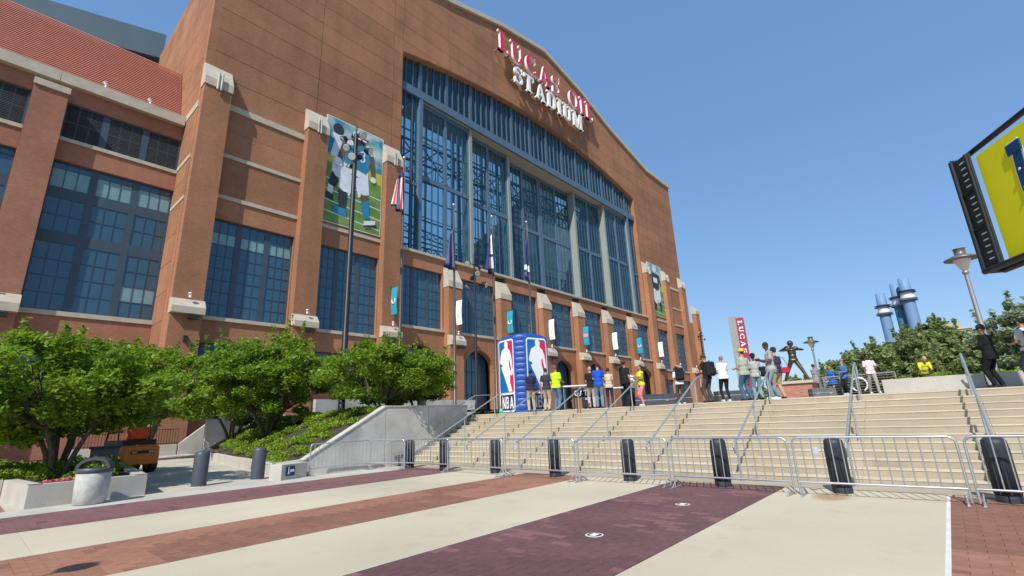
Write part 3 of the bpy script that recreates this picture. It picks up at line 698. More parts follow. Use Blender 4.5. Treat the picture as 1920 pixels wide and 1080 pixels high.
sbuild(MB().prism([(56.35, 33.6), (56.6, 33.6), (60.2, 42.3), (59.95, 42.3)], -24, XL-.06, 'x'), 'screen_backing', mat('screen_shadow', (.10, .03, .02), .8))
sbuild(MB().prism([(-60, 42.6), (11, 59.4), (11, 55.2), (-60, 38.4)], 76.5, 110, 'y'), 'roof', ROOFM)
sbuild(MB().prism([(-60, 30), (11, 50), (11, 54.9), (-60, 38.2)], 78.5, 108, 'y'), 'roof_recess', DARK)  # near-black colour paints in the shade of the recess under the roof
# lower block beyond the far corner
sbuild(MB().box(XR+.1, 137.5, 49.6, 80, 0, 26), 'far_block', BR)
o = sbuild(MB().box(134.0, 136.5, 48.3, 49.6, 0, 28.5), 'pier', BR); c = MB().prism([(49.6, 31.0), (48.2, 29.4), (48.2, 28.5), (49.6, 28.5)], 133.92, 136.58, 'x').build('pier_cap', STONE); c.parent = o
sbuild(MB().box(XL+.05, XR, 76, 77, 0, 24).box(XR-1, XR, 51, 76, 0, 66), 'rear_wall', BR)

# ------------------------------------------------------------------ walls, planters and banks on the left
def wall(name, label, poly_pts, thick, h0, h1, m=CONC, group=None, cat='wall'):
    """straight wall pieces along a polyline of ground points, with a chamfered top"""
    b = MB()
    for (p, q), (za, zb) in zip(zip(poly_pts[:-1], poly_pts[1:]), zip(h0, h1)):
        d = (Vector(q)-Vector(p)).normalized(); n = Vector((-d.y, d.x))*thick
        P = [Vector(p), Vector(q), Vector(q)+n, Vector(p)+n]
        vs = [(*v, -.05) for v in P]+[(P[0].x, P[0].y, za), (P[1].x, P[1].y, zb), (P[2].x, P[2].y, zb), (P[3].x, P[3].y, za)]
        b.add(vs, [(0,3,2,1),(4,5,6,7),(0,1,5,4),(1,2,6,5),(2,3,7,6),(3,0,4,7)])
    o = b.build(name, m); o['label'] = label; o['category'] = cat
    if group: o['group'] = group
    bv = o.modifiers.new('bevel', 'BEVEL'); bv.width = .02; bv.segments = 2; bv.limit_method = 'ANGLE'
    return o
# left planter
pl = [(1.2, 20.45), (1.46, 17.25), (3.9, 17.45), (5.9, 34.0)]
planter = thing('concrete_planter', 'low concrete planter at the left edge holding junipers and the nearest tree', 'planter', (3, 20, 0))
def inplace(o, root): o.parent = root; o.matrix_parent_inverse = Matrix.Translation(-Vector(root.location)); return o
for (p, q) in ((pl[0], pl[1]), (pl[1], pl[2]), (pl[2], pl[3]), ((-9, 20.5), (1.19, 20.45))):
    d = (Vector(q)-Vector(p)).normalized(); n = Vector((-d.y, d.x))*.28; b = MB(); P = [Vector(p)+d*.003, Vector(q)-d*.003, Vector(q)+n-d*.003, Vector(p)+n+d*.003]
    vs = [(*v, 0) for v in P]+[(*v, .55) for v in P]; b.add(vs, [(0,3,2,1),(4,5,6,7),(0,1,5,4),(1,2,6,5),(2,3,7,6),(3,0,4,7)])
    inplace(b.build('planter_wall', CONC), planter)
inplace(MB().prism([(-9, 20.75), (1.4, 20.7), (1.72, 17.54), (3.66, 17.72), (5.6, 34), (-9, 34)], .05, .47, 'z').build('soil', SOIL), planter)
MB().box(-9, 1.15, 17.21, 20.4, -.002, .004).build('brick_pavement', P_OR, kind='structure')
# wall beside the stairs: sloping top, joints, chamfered
ww = thing('stair_side_wall', 'tall grey concrete wall with sloping top beside the left end of the stairs', 'wall', (12, 17.9, 0))
for xa, xb in ((7.75, 11.94), (11.96, 14.2), (14.22, 16.6)):
    def zt(x): return .45 if x < 8.55 else min(2.37, .5+(x-8.55)*.55)
    xs = [xa]+[x for x in (8.55, 11.95) if xa < x < xb]+[xb]
    poly = [(xa, 0)]+[(xb, 0)]+[(x, zt(x)) for x in xs[::-1]]
    o = inplace(MB().prism(poly, 17.72, 18.05, 'y').build('wall_slab', WALLC), ww)
    c = MB()
    for x0, x1 in zip(xs[:-1], xs[1:]): c.prism([(x0, zt(x0)), (x1, zt(x1)), (x1, zt(x1)+.05), (x0, zt(x0)+.05)], 17.69, 18.08, 'y')
    inplace(c.build('wall_coping', CONC), ww)
lw = wall('low_planter_wall', 'long low concrete planter wall running back from the stair wall towards the stadium', [(7.72, 17.9), (10.75, 34.8)][::-1], .3, [.42], [.45])
wall('corner_post_wall', 'short low concrete end of the planter with a blue sign, joined to the stair wall', [(7.45, 16.95), (8.5, 17.3)], .55, [.5], [.5])
sg = MB().box(0, .36, -.02, 0, 0, .3).build('entry_sign', [mat('sign_blue', (.01, .03, .12), .4)], loc=(7.62, 16.99, .12)); sg.rotation_euler = (0, 0, math.atan2(.35, 1.05))
sg['label'] = 'small blue accessible entry sign with white symbol on the end of the low planter wall'; sg['category'] = 'sign'
s2 = MB(); s2.lathe([(.02, 0), (.02, .004)], (.1, 0, 0), 10); 
s3 = MB(); s3.box(.16, .33, -.028, -.02, .12, .16).box(.09, .11, -.028, -.02, .12, .24).box(.09, .15, -.028, -.02, .1, .125).box(.075, .125, -.028, -.02, .06, .09).box(.09, .12, -.028, -.02, .25, .28)
for i in range(4): s3.box(.17+.04*i, .195+.04*i, -.028, -.02, .165, .2)
s3.build('sign_symbol', WHITE, sg)
def bank_z(x, y): return max(.4, min(2.2, .42+(x-8.3-.12*(y-18))*.55)) if y < 36 else .4
# planted bank behind the stair wall
b = MB(); nx_, ny_ = 40, 24; 
for j in range(ny_+1):
    for i in range(nx_+1):
        yy = 18.06+(j/ny_)*17.5; xa = 7.9+.17*(yy-17.9); xx = xa+(i/nx_)*(21-xa); b.v.append((xx, yy, bank_z(xx, yy)))
for j in range(ny_):
    for i in range(nx_):
        a = j*(nx_+1)+i; b.f.append((a, a+1, a+nx_+2, a+nx_+1)); b.m.append(0); b.sm.append(True)
b.build('bank_soil', SOIL, kind='structure')
wall('back_stair_wall', 'pale sloping stair wall in the background behind the left passage', [(12.0, 46), (14.5, 46)], .3, [.8], [2.9], CONC)
wall('back_low_wall', 'low grey wall at the far end of the passage behind the orange vehicle', [(5.5, 46), (11.9, 46)], .3, [.8], [.8], CONC)
o = MB().prism([(11.4, 0), (11.4, 2.7), (15.5, 2.7), (21, 2.3), (21, 0)], 38, 38.35, 'y').build('terrace_wall', WALLC); o['label'] = 'pale terrace wall with tree shadows behind the middle trees'; o['category'] = 'wall'
o = MB().prism([(17, 0), (17, 3.6), (33, 3.6), (33, 0)], 34, 34.4, 'y').build('terrace_wall', WALLC); o['label'] = 'concrete terrace wall behind the trees near the flagpoles'; o['category'] = 'wall'
pf_ = thing('picket_fence', 'dark picket fence standing on the low wall at the end of the passage', 'fence', (8, 46.1, .8))
for i in range(36): MB().box(-.015, .015, -.015, .015, 0, 1.2).build('picket', BLACK, pf_, (-2.4+i*.18, 0, 0)) if i == 0 else None
pk = pf_.children[0]
for i in range(1, 36): inst(pk, pf_, (-2.4+i*.18, 0, 0))
MB().box(-2.5, 4, -.02, .02, 1.12, 1.16).box(-2.5, 4, -.02, .02, .08, .12).build('rail', BLACK, pf_)

# ------------------------------------------------------------------ planting
def leaf_cloud(name, pts, size, mats, parent=None, seed=1, up=.55, mi=None, **pr):
    """pts (n,3): each becomes one folded, pointed leaf"""
    rs = np.random.RandomState(seed); n = len(pts)
    nrm = rs.normal(size=(n, 3)); nrm[:, 2] = np.abs(nrm[:, 2])+up; nrm /= np.linalg.norm(nrm, axis=1)[:, None]
    t = rs.normal(size=(n, 3)); t -= (t*nrm).sum(1)[:, None]*nrm; t /= np.linalg.norm(t, axis=1)[:, None]; bt = np.cross(nrm, t)
    s = size*(.6+.8*rs.rand(n))[:, None]
    V = np.stack([pts-t*s*.5, pts+bt*s*.33-nrm*s*.08, pts+t*s*.62, pts-bt*s*.33-nrm*s*.05], 1)
    return fastmesh(name, V, 4, mats, parent, **pr)
def tree(label, loc, top, rx, ry, zlow, nleaf, seed, leafm=LEAF1, size=.13, stems=5, kind='tree', group=None, nclump=110, name='tree'):
    """several stems from one base, limbs running to clumps; leaves spread round each clump"""
    rs = np.random.RandomState(seed); rr_ = random.Random(seed)
    t = thing(name, label, kind, loc, 0, group)
    H = top-loc[2]; zl = zlow-loc[2]; cz = (H+zl)/2; rz = (H-zl)/2
    cl = []
    while len(cl) < nclump:
        p = rs.uniform(-1, 1, 3); d = np.linalg.norm(p)
        if d > 1 or d < .35: continue
        lump = 1+.13*math.sin(3.1*math.atan2(p[1], p[0])+seed)+.1*math.sin(5*math.atan2(p[1], p[0])+2*seed)
        f = 1.0 if p[2] > -.2 else .9
        cl.append((p[0]*rx*lump*f, p[1]*ry*lump*f, cz+p[2]*rz*(1+.12*math.sin(4*p[0]+seed)), d))
    tb = MB(); mids = []
    for i in range(stems):
        a = 2*math.pi*i/stems+rr_.random(); b0 = Vector((.12*math.cos(a), .12*math.sin(a), 0)); m1 = Vector((.45*rx*.5*math.cos(a), .45*ry*.5*math.sin(a), zl+rz*.15)); mid = b0.lerp(m1, .5)+Vector((rr_.uniform(-.08, .08), rr_.uniform(-.08, .08), 0))
        r_ = .035+.012*H; tb.tube(b0-Vector((0,0,.1)), mid, r_, r_*.85, 7, caps=False).tube(mid, m1, r_*.85, r_*.65, 7, caps=False); mids.append((m1, r_*.65))
    for (x, y, z, d) in cl:
        m1, r_ = min(mids, key=lambda k: (k[0]-Vector((x, y, z))).length); tb.tube(m1, (x*.92, y*.92, z-.08), r_*.45, .008, 5, caps=False)
    tb.build('trunk', BARK, t)
    pts = []
    per = nleaf//nclump
    for (x, y, z, d) in cl:
        r_ = .34*min(rx, ry, 3)*rr_.uniform(.55, 1.05)*.75; k = int(per*rr_.uniform(.6, 1.4))
        q = rs.normal(size=(k, 3)); q /= np.linalg.norm(q, axis=1)[:, None]; q *= (rs.rand(k)**.5)[:, None]*r_; q[:, 2] *= .55
        q += np.array([x, y, z]); pts.append(q)
        if rr_.random() < .5:   # shoots that break the outline
            h = rr_.uniform(.25, .9)*rz*.65; m = int(14+30*h); u = rs.rand(m, 1); dirv = np.array([x*.25/rx, y*.25/ry, 1.0]); pts.append(np.array([x, y, z+r_*.3])+u*dirv*h+rs.normal(size=(m, 3))*.05)
    leaf_cloud('crown', np.concatenate(pts), size, leafm, t, seed)
    return t
tree('nearest bushy green tree with many grey stems, in the left planter behind the trash can', (2.3, 21.0, .45), 4.65, 3.1, 3.0, 1.7, 30000, 3, size=.15)
tree('leafy tree cut by the left edge of the picture, in the left planter', (-1.6, 23.2, .45), 4.8, 3.2, 3, 1.4, 20000, 5, size=.15)
tree('dark-stemmed bushy tree right behind the nearest tree, by the orange vehicle', (2.9, 26.5, .45), 5.0, 2.0, 3.2, 2.1, 14000, 8, size=.15)
tree('shaded bushy tree beside the dark picket fence at the end of the passage', (8.2, 39.0, 0), 7.6, 3.8, 3, 2.1, 26000, 11, size=.17)
tree('bushy tree in front of the pale terrace wall, second from the passage', (11.2, 32.5, 1.0), 6.7, 3.5, 3.2, 2.0, 26000, 12, size=.16)
tree('large bright bushy tree on the bank above the low planter wall', (10.6, 26.2, 1.5), 6.3, 3.5, 3.3, 2.2, 32000, 14, size=.15)
tree('bushy tree right behind the sloping stair wall, overhanging its level top', (12.9, 19.2, 2.15), 5.3, 2.9, 2.7, 2.45, 30000, 17, size=.13)
tree('small light tree at the right end of the bank, behind the first flagpole', (16.6, 21.6, 2.2), 4.6, 2.0, 2.2, 2.8, 12000, 19, size=.13)
tree('low leafy tree farther back behind the flagpole bases', (20.0, 28.5, 2.2), 5.4, 3.0, 2.4, 3.1, 10000, 21, size=.13)
# junipers
def ground_cover(name, region, n, seed, zf, h, m=LEAF2, size=.1, clumps=90):
    rs = np.random.RandomState(seed); P = []
    for i in range(clumps):
        x, y = region(rs); r_ = rs.uniform(.3, .6); k = n//clumps
        q = rs.normal(size=(k, 3)); q /= np.linalg.norm(q, axis=1)[:, None]; q *= (rs.rand(k)**.45)[:, None]; q[:, 2] = np.abs(q[:, 2])*h*rs.uniform(.6, 1.2)/r_*1.0
        q[:, :2] *= r_; q[:, 2] *= r_
        a = rs.uniform(0, 6.28); q[:, 0] += np.cos(a)*q[:, 2]*.5
        z = zf(x, y); P.append(q+np.array([x, y, z]))
    return leaf_cloud(name, np.concatenate(P), size, m, None, seed, .3, kind='stuff')
def reg1(rs):
    while True:
        x, y = rs.uniform(-8, 5), rs.uniform(17.8, 30)
        if y > 20.9 or x > 1.8:
            if x < 3.5+(y-17.4)*.12: return x, y
ground_cover('juniper_shrubs', reg1, 80000, 2, lambda x, y: .45, .42, size=.085, clumps=190)
def reg2(rs):
    y = rs.uniform(18.3, 33); return rs.uniform(8.15+.17*(y-17.9), 12.4+.12*(y-18)), y
ground_cover('juniper_shrubs', reg2, 70000, 4, lambda x, y: bank_z(x, y)-.02, .28, size=.085, clumps=190)
def reg3(rs): return rs.uniform(19.5, 34), rs.uniform(18.5, 22)
ground_cover('grass', reg3, 9000, 6, lambda x, y: 1.95, .22, LEAFY, .12, 60)
fl = leaf_cloud('pink_flowers', np.array([[rnd.uniform(1.75, 3.0), rnd.uniform(17.55, 17.8), .5+rnd.uniform(0, .12)] for _ in range(500)]), .06, mat('petal', (.55, .10, .13), .6, var=.2), None, 5, kind='stuff')
def reg4(rs): return rs.uniform(22.3, 26), rs.uniform(-12, 1.5)
ground_cover('low_plants', reg4, 9000, 9, lambda x, y: 2.42, .25, LEAFY, .1, 80)
gp = 'trees beyond the plaza on the right'
tree('wide tree hiding the foot of the blue smokestacks', (46, 3.2, 1.5), 6.2, 4.6, 3.6, 2.0, 22000, 31, LEAF3, .26, 3, nclump=130, group=gp)
tree('broad tree just left of the tall lamp post, in front of the beige building', (44, -.4, 1.5), 6.7, 3.6, 3.0, 2.0, 18000, 32, LEAF3, .26, 3, group=gp)
tree('green tree right behind the man in the black suit', (40, -3.0, 1.5), 5.0, 3.6, 3.0, 1.9, 14000, 33, LEAF3, .24, 3, group=gp)
tree('pale grey-green tree at the far right behind the person with the backpack', (34, -4.4, 1.5), 6.2, 2.8, 2.4, 2.4, 12000, 34, LEAF4, .24, 3, group=gp)
tree('lower tree right of the distant lamp post by the statue', (52, 6.4, 1.5), 5.3, 3.0, 2.6, 1.8, 9000, 35, LEAF3, .26, 3, group=gp)
tree('small dark tree seen between the legs of the statue', (60, 11.0, 1.5), 5.0, 2.6, 2.2, 1.5, 5000, 36, LEAF3, .28, 3, group=gp)
tree('small bushy tree right of the pylon sign', (70, 14.5, 1.5), 5.2, 3.4, 2.2, 1.5, 5000, 37, LEAF3, .3, 3, group=gp)
tree('distant green bush under the pylon sign', (75, 19.5, 1.5), 4.6, 3.4, 2.2, 1.5, 4000, 38, LEAF3, .3, 3, group=gp)
tree('bushy green tree close behind the pink-shirted man', (38, 1.7, 1.5), 5.2, 3.0, 2.4, 1.9, 12000, 39, LEAF3, .24, 3, group=gp)
# seat-height wall at the top of the stairs
o = MB().box(21.5, 21.9, -14, -1.02, ZT, 2.5).box(21.5, 21.9, -1.0, 1.62, ZT, 2.5).box(21.9, 27, -14, 1.6, ZT, 2.4).build('plaza_planter_wall', CONC)
o['label'] = 'low concrete planter wall at the top right of the stairs, with bright plants behind'; o['category'] = 'wall'
bf = thing('metal_fence', 'low metal fence with horizontal wires and a round emblem behind the pink-shirted man', 'fence', (30.5, 1.9, 2.2), R(80))
for i in range(6): MB().tube((-.2+i*.8, 0, 0), (-.2+i*.8, 0, 1.0), .025).build('post', GALV, bf)
for i in range(7): MB().tube((-.2, 0, .12+i*.13), (3.8, 0, .12+i*.13), .01, n=5).build('wire', GALV, bf)
MB().tube((-.2, 0, 1.0), (3.8, 0, 1.0), .03).build('top_rail', GALV, bf)
rg = MB(); rg.path([(1.4+.35*math.cos(a*R(15)), -.04, .5+.35*math.sin(a*R(15))) for a in range(-4, 17)], .045, 6); rg.build('emblem', WHITE, bf)

# ------------------------------------------------------------------ street furniture
t = thing('trash_can', 'round pale concrete trash can with dark domed lid in front of the left planter', 'trash can', (2.6, 16.78, 0))
MB().lathe([(.29, 0), (.33, .03), (.35, .4), (.36, .74), (.34, .76)], n=28).build('can_body', mat('can_concrete', (.42, .41, .38), .85, var=.16, scale=6, fine=.12, fscale=60, bump=.3), t)
l = MB().lathe([(.37, .76), (.385, .79), (.385, .84), (.36, .87)], n=28)
for k in range(9):
    a0, a1 = math.pi*k/9, math.pi*(k+1)/9
    for (ya, yb) in ((-.3, .3),):
        p = [(.36*math.cos(a0), .86+.27*math.sin(a0)), (.36*math.cos(a1), .86+.27*math.sin(a1)), (.29*math.cos(a1), .86+.2*math.sin(a1)), (.29*math.cos(a0), .86+.2*math.sin(a0))]
        l.prism(p, ya*.62, yb*.62, 'y')
ld = l.build('can_lid', BOLLG, t); ld.rotation_euler = (0, 0, R(-25))
MB().lathe([(.26, .865), (.26, .868)], n=20).build('can_mouth', BLACK, t)
def bollard(root, fluted):
    if fluted:
        b = MB(); n = 36; prof = [(.175, 0), (.175, .1), (.165, .12), (.176, .12), (.174, .93), (.165, .99), (.12, 1.03), (.02, 1.05)]
        b.lathe(prof, n=n); o = b.build('sleeve', BOLL, root)
        for q in range(8):
            a = 2*math.pi*q/8; MB().tube((.170*math.cos(a), .170*math.sin(a), .13), (.170*math.cos(a), .170*math.sin(a), .86), .014, n=6).build('rib', BOLL, root)
        MB().lathe([(.1785, .70), (.1785, .712)], n=24).build('slot_band', BLACK, root)
    else:
        MB().lathe([(.215, 0), (.215, .96), (.19, 1.03), (.12, 1.06), (.02, 1.07)], n=28).build('post_body', BOLLG, root)
        MB().lathe([(.24, 0), (.24, .015)], n=24).build('base_ring', WALLC, root)
g1 = 'dark bollards across the left passage'
r_ = thing('bollard', 'smooth dark grey bollard nearest the trash can, in the middle of the passage', 'bollard', (5.44, 18.19, 0), 0, g1); bollard(r_, False)
copy_thing(r_, (7.25, 18.32, 0), 0, 'smooth dark grey bollard just left of the small blue entry sign', g1)
by = [16.1, 13.99, 11.45, 9.03, 6.6, 4.24, 1.93, -.43]
g2 = 'black sleeved bollards along the foot of the stairs'
names = ['leftmost black sleeved bollard, against the stair side wall', 'black sleeved bollard second from the stair side wall', 'black sleeved bollard over the left edge of the orange paving band', 'black sleeved bollard at the right edge of the orange paving band',
         'black sleeved bollard left of the purple paving band', 'black sleeved bollard standing on the far end of the purple paving band', 'black sleeved bollard with a rust stain on the paving before it', 'largest black sleeved bollard at the right edge of the picture']
r0_ = thing('bollard', names[0], 'bollard', (12.0, by[0], 0), 0, g2); bollard(r0_, True)
for i in range(1, 8): copy_thing(r0_, (11.95, by[i], 0), i*.7, names[i], g2)
# rust stain: thin flat film on the paving
rs_ = np.random.RandomState(4)
m = mat('rust_film', (.50, .33, .20), .85, var=.1, scale=6)
b_ = m.node_tree; pr_ = b_.nodes['Principled BSDF']
tcn = b_.nodes.new('ShaderNodeTexCoord'); nz = b_.nodes.new('ShaderNodeTexNoise'); nz.inputs['Scale'].default_value = 3; b_.links.new(tcn.outputs['Object'], nz.inputs['Vector'])
gd = b_.nodes.new('ShaderNodeTexGradient'); gd.gradient_type = 'SPHERICAL'; mp_ = b_.nodes.new('ShaderNodeMapping'); mp_.vector_type = 'TEXTURE'; mp_.inputs['Location'].default_value = (11.35, 2.05, .004); mp_.inputs['Scale'].default_value = (.6, .35, 1); b_.links.new(tcn.outputs['Object'], mp_.inputs[0]); b_.links.new(mp_.outputs[0], gd.inputs[0])
mm = b_.nodes.new('ShaderNodeMath'); mm.operation = 'MULTIPLY'; b_.links.new(gd.outputs['Fac'], mm.inputs[0]); b_.links.new(nz.outputs['Fac'], mm.inputs[1]); m2_ = b_.nodes.new('ShaderNodeMath'); m2_.operation = 'MULTIPLY'; m2_.inputs[1].default_value = 1.3; b_.links.new(mm.outputs[0], m2_.inputs[0]); b_.links.new(m2_.outputs[0], pr_.inputs['Alpha'])
MB().box(10.7, 12.0, 1.6, 2.5, .003, .004).build('rust_stain', m, kind='structure')

def barrier(root, W, label_plate=False, nb=13):
    H = 1.08; r = .021; c = .12; pts = []
    def corner(cx, cz, a0): return [(0, cx+c*math.cos(R(a0-i*30)), cz+c*math.sin(R(a0-i*30))) for i in range(4)]
    pts = [(0, 0, .02), (0, 0, H-c)]+corner(c, H-c, 180)+[(0, W-c, H)]+corner(W-c, H-c, 90)+[(0, W, .02)]
    b = MB(); b.path(pts, r, 8); b.tube((0, 0, .24), (0, W, .24), r, n=8); b.build('frame', GALV, root)
    bar = None
    for i in range(1, nb):
        yy = W*i/nb
        if bar is None: bar = MB().tube((0, 0, .24), (0, 0, H), .0105, n=6).build('bar', GALV, root, (0, yy, 0))
        else: inst(bar, root, (0, yy, 0))
    ft = None
    for yy in (.06, W-.06):
        if ft is None: ft = MB().box(-.32, .32, -.022, .022, .006, .02).tube((-.28, 0, .02), (0, 0, .16), .013, n=6).tube((.28, 0, .02), (0, 0, .16), .013, n=6).build('foot', GALV, root, (0, yy, 0))
        else: inst(ft, root, (0, yy, 0))
    if label_plate: MB().box(-.03, -.022, W*.12, W*.12+.14, .78, .9).build('tag_plate', mat('tag', (.4, .45, .52), .5), root)
g3 = 'steel crowd barriers in front of the stairs'
bl = [((8.62, 17.38), (11.02, 17.36), 'steel crowd barrier standing against the sloping stair wall'),
      ((11.04, 17.3), (11.55, 15.85), 'short-looking steel barrier turned at an angle between wall and stairs'),
      ((11.5, 15.75), (11.6, 13.35), 'steel crowd barrier in front of the left end of the stairs'),
      ((11.5, 13.3), (11.35, 10.55), 'steel crowd barrier on the tan band left of the orange paving band'),
      ((11.35, 10.45), (11.3, 7.85), 'steel crowd barrier across the orange paving band'),
      ((11.3, 7.75), (11.4, 5.25), 'steel crowd barrier on the tan band left of the purple band'),
      ((11.4, 5.15), (11.35, 2.65), 'steel crowd barrier across the end of the purple paving band'),
      ((11.35, 2.55), (11.45, .05), 'steel crowd barrier behind the rust stain, with a small grey tag'),
      ((11.45, -.05), (11.3, -2.55), 'steel crowd barrier in front of the largest bollard at the right edge')]
for i, (p, q, lab) in enumerate(bl):
    d = Vector(q)-Vector(p); root = thing('crowd_barrier', lab, 'barrier', (*p, 0), math.atan2(d.y, d.x)-math.pi/2, g3); barrier(root, d.length, i in (4, 7), 15 if i != 1 else 10)
# stair handrails
g4 = 'sloping steel handrails on the stairs'
ry = [-.48, 1.83, 4.12, 6.42, 8.85, 11.25, 13.6, 15.97]
lab = ['thick steel handrail at the far right, ending beside the man in the black suit', 'steel handrail climbing towards the man in the blue blazer', 'steel handrail climbing towards the man in grey looking at his phone', 'steel handrail climbing towards the crouching man with a black backpack',
       'steel handrail climbing towards the heavy man in black', 'steel handrail climbing towards the man in the neon shirt', 'steel handrail climbing in front of the blue inflatable', 'steel handrail nearest the left side wall of the stairs']
def nose(x): return max(0, min(1.95, .1625+(x-XS)*RI/TR))
root = None
for i, yy in enumerate(ry):
    if root is None:
        root = thing('handrail', lab[i], 'handrail', (13.1, yy, 0), 0, g4)
        pts = [(12.72-13.1, 0, .66), (12.66-13.1, 0, .80), (12.75-13.1, 0, .9), (13.0-13.1, 0, .96), (16.95-13.1, 0, 2.80), (17.2-13.1, 0, 2.86), (17.3-13.1, 0, 2.78), (17.3-13.1, 0, 2.5)]
        MB().path(pts, .026, 10).build('grip_rail', RAILM, root)
        for px_ in (12.92, 14.8, 16.72):
            zz = .94+(px_-13.0)*.4658; b = MB().tube((px_-13.1, 0, max(0, (math.floor((px_-XS)/TR)+1)*RI) if px_ > XS else 0), (px_-13.1, 0, zz), .024, n=8)
            b.lathe([(.055, 0), (.055, .02)], (px_-13.1, 0, (max(0, (math.floor((px_-XS)/TR)+1)*RI) if px_ > XS else 0)), 12); b.build('rail_post', RAILM, root)
    else: copy_thing(root, (13.1, yy, 0), 0, lab[i], g4)
t = thing('wall_handrail', 'steel handrail on posts along the top of the stair side wall', 'handrail', (13, 17.5, 0))
MB().path([(-1.1, 0, .86), (-1.0, 0, .95), (-.1, 0, 1.0), (3.9, 0, 2.86), (4.6, 0, 2.9), (7, .1, 2.9)], .026, 10).build('grip_rail', RAILM, t)
for x_, z0_ in ((-.9, 0), (1.8, .9), (3.7, 1.9), (6.9, 1.95)): MB().tube((x_, 0, z0_), (x_, 0, .95+max(0, min(1.93, (x_+.1)*.465))), .024).build('rail_post', RAILM, t)
MB().path([(-.9, 0, .5), (-.1, 0, .55), (3.7, 0, 2.35)], .018, 8).build('lower_rail', RAILM, t)

# ---- poles, flags, lamps
def flag(lab, x, top, cols, z1, L, wd, kind):
    p = thing('flagpole', lab, 'flagpole', (x, 24, 2.2), 0, 'row of tall flagpoles behind the trees')
    MB().lathe([(.16, 0), (.16, .3), (.11, .35), (.085, (top-2.2)*.5), (.05, top-2.3)], n=14).build('pole', mat('pole_metal', (.10, .09, .085), .45, metal=.4, var=.1), p)
    MB().ball((0, 0, top-2.2), .11).build('finial', GALV, p)
    MB().tube((.09, -.03, 1.5), (.07, -.03, top-2.5), .008, n=4).build('halyard', WHITE, p)
    n, k = 16, 14; V = []; F = []; mi = []
    for j in range(k+1):
        v = j/k
        for i in range(n+1):
            u = i/n; a = u*9+v*1.2; sp = wd*(.45+.55*v**.8)
            V.append((-.09-u*sp*.55-.03*math.sin(a*1.7), -.1*math.sin(a)*(.4+v)*1.4-.03, z1-2.2-v*L*(1-.10*u)-u*.5*(1-v)))
    f = MB(); f.v = V
    for j in range(k):
        for i in range(n): a = j*(n+1)+i; f.f.append((a, a+1, a+n+2, a+n+1)); f.sm.append(True); f.m.append(kind(i/n, j/k))
    o = f.build('flag', cols)
    o.location = (x, 24, 2.2); s_ = o.modifiers.new('solid', 'SOLIDIFY'); s_.thickness = .012
    return o
RED = mat('flag_red', (.55, .03, .05), .8); NAVY = mat('flag_navy', (.03, .035, .14), .8); FW = mat('flag_white', (.75, .74, .74), .8); PURP = mat('flag_slate', (.09, .09, .19), .8); PINK = mat('flag_pale', (.62, .5, .52), .8)
def tagf(o, l): o['label'] = l; o['category'] = 'flag'; o['group'] = 'limp flags on the tall poles'
tagf(flag('first flagpole from the left, carrying the striped red and white flag', 17.0, 18.9, [RED, FW, NAVY], 17.9, 3.1, 1.5, lambda u, v: 2 if (v < .12 or v > .86) else (0 if int(u*9) % 2 else 1)), 'limp red and white striped flag with navy canton on the first pole')
tagf(flag('second flagpole from the left, carrying a plain slate-blue flag', 21.4, 16.9, [PURP, NAVY], 15.0, 3.2, 1.3, lambda u, v: 1 if v > .88 else 0), 'plain slate-blue flag hanging limp on the second pole')
tagf(flag('third flagpole from the left, with a blue, white and pale pink flag', 25.4, 17.2, [NAVY, FW, PINK, PURP], 15.7, 3.4, 1.4, lambda u, v: 1 if u < .35 and v < .5 else (2 if v > .55 and v < .85 and u < .7 else 0)), 'limp flag with blue, white and pale pink patches on the third pole')
tagf(flag('fourth flagpole from the left, with a narrow navy flag', 29.7, 18.0, [NAVY, FW, PURP], 16.4, 3.8, .9, lambda u, v: 1 if .62 < v < .74 else (2 if v > .85 else 0)), 'narrow navy flag with a white patch hanging on the fourth pole')
def flood(lab, loc, h, r, n=7):
    p = thing('light_pole', lab, 'light pole', loc)
    MB().lathe([(r*1.5, 0), (r*1.5, .5), (r*1.1, .6), (r*.75, h)], n=16).build('pole', BLACK, p)
    for i in range(n):
        a = 2*math.pi*i/n; z = h-.3-(i % 3)*.75; d = .42+.12*(i % 2); rr2 = .24
        b = MB().tube((0, 0, z), (d*math.cos(a), d*math.sin(a), z), .035).tube((d*math.cos(a), d*math.sin(a), z+.05), (d*math.cos(a)*1.45, d*math.sin(a)*1.45-.1, z-.12), rr2*.6, rr2)
        o = b.build('spotlight', BLACK, p)
        c0 = Vector((d*math.cos(a)*1.45, d*math.sin(a)*1.45-.1, z-.12)); dv = Vector((d*math.cos(a)*.45, d*math.sin(a)*.45-.1, -.17)).normalized()
        l_ = MB().tube(c0+dv*.005, c0+dv*.03, rr2*.85, rr2*.8, 14).build('lens', mat('lens', (.55, .55, .5), .15, spec=.8)); l_.parent = o
    MB().tube((0, 0, h), (0, 0, h+.55), .05).build('pole_tip', BLACK, p)
flood('tall black light pole with spotlights in front of the blue player banner', (12.3, 22, 1.6), 16.0, .15, 8)
flood('slimmer black light pole with spotlights between the second and third flagpoles', (22.9, 23.5, 2.2), 10.6, .09, 6)
flood('distant light pole just beyond the right end of the stadium', (99.8, 35.7, 1.95), 16, .16, 6)
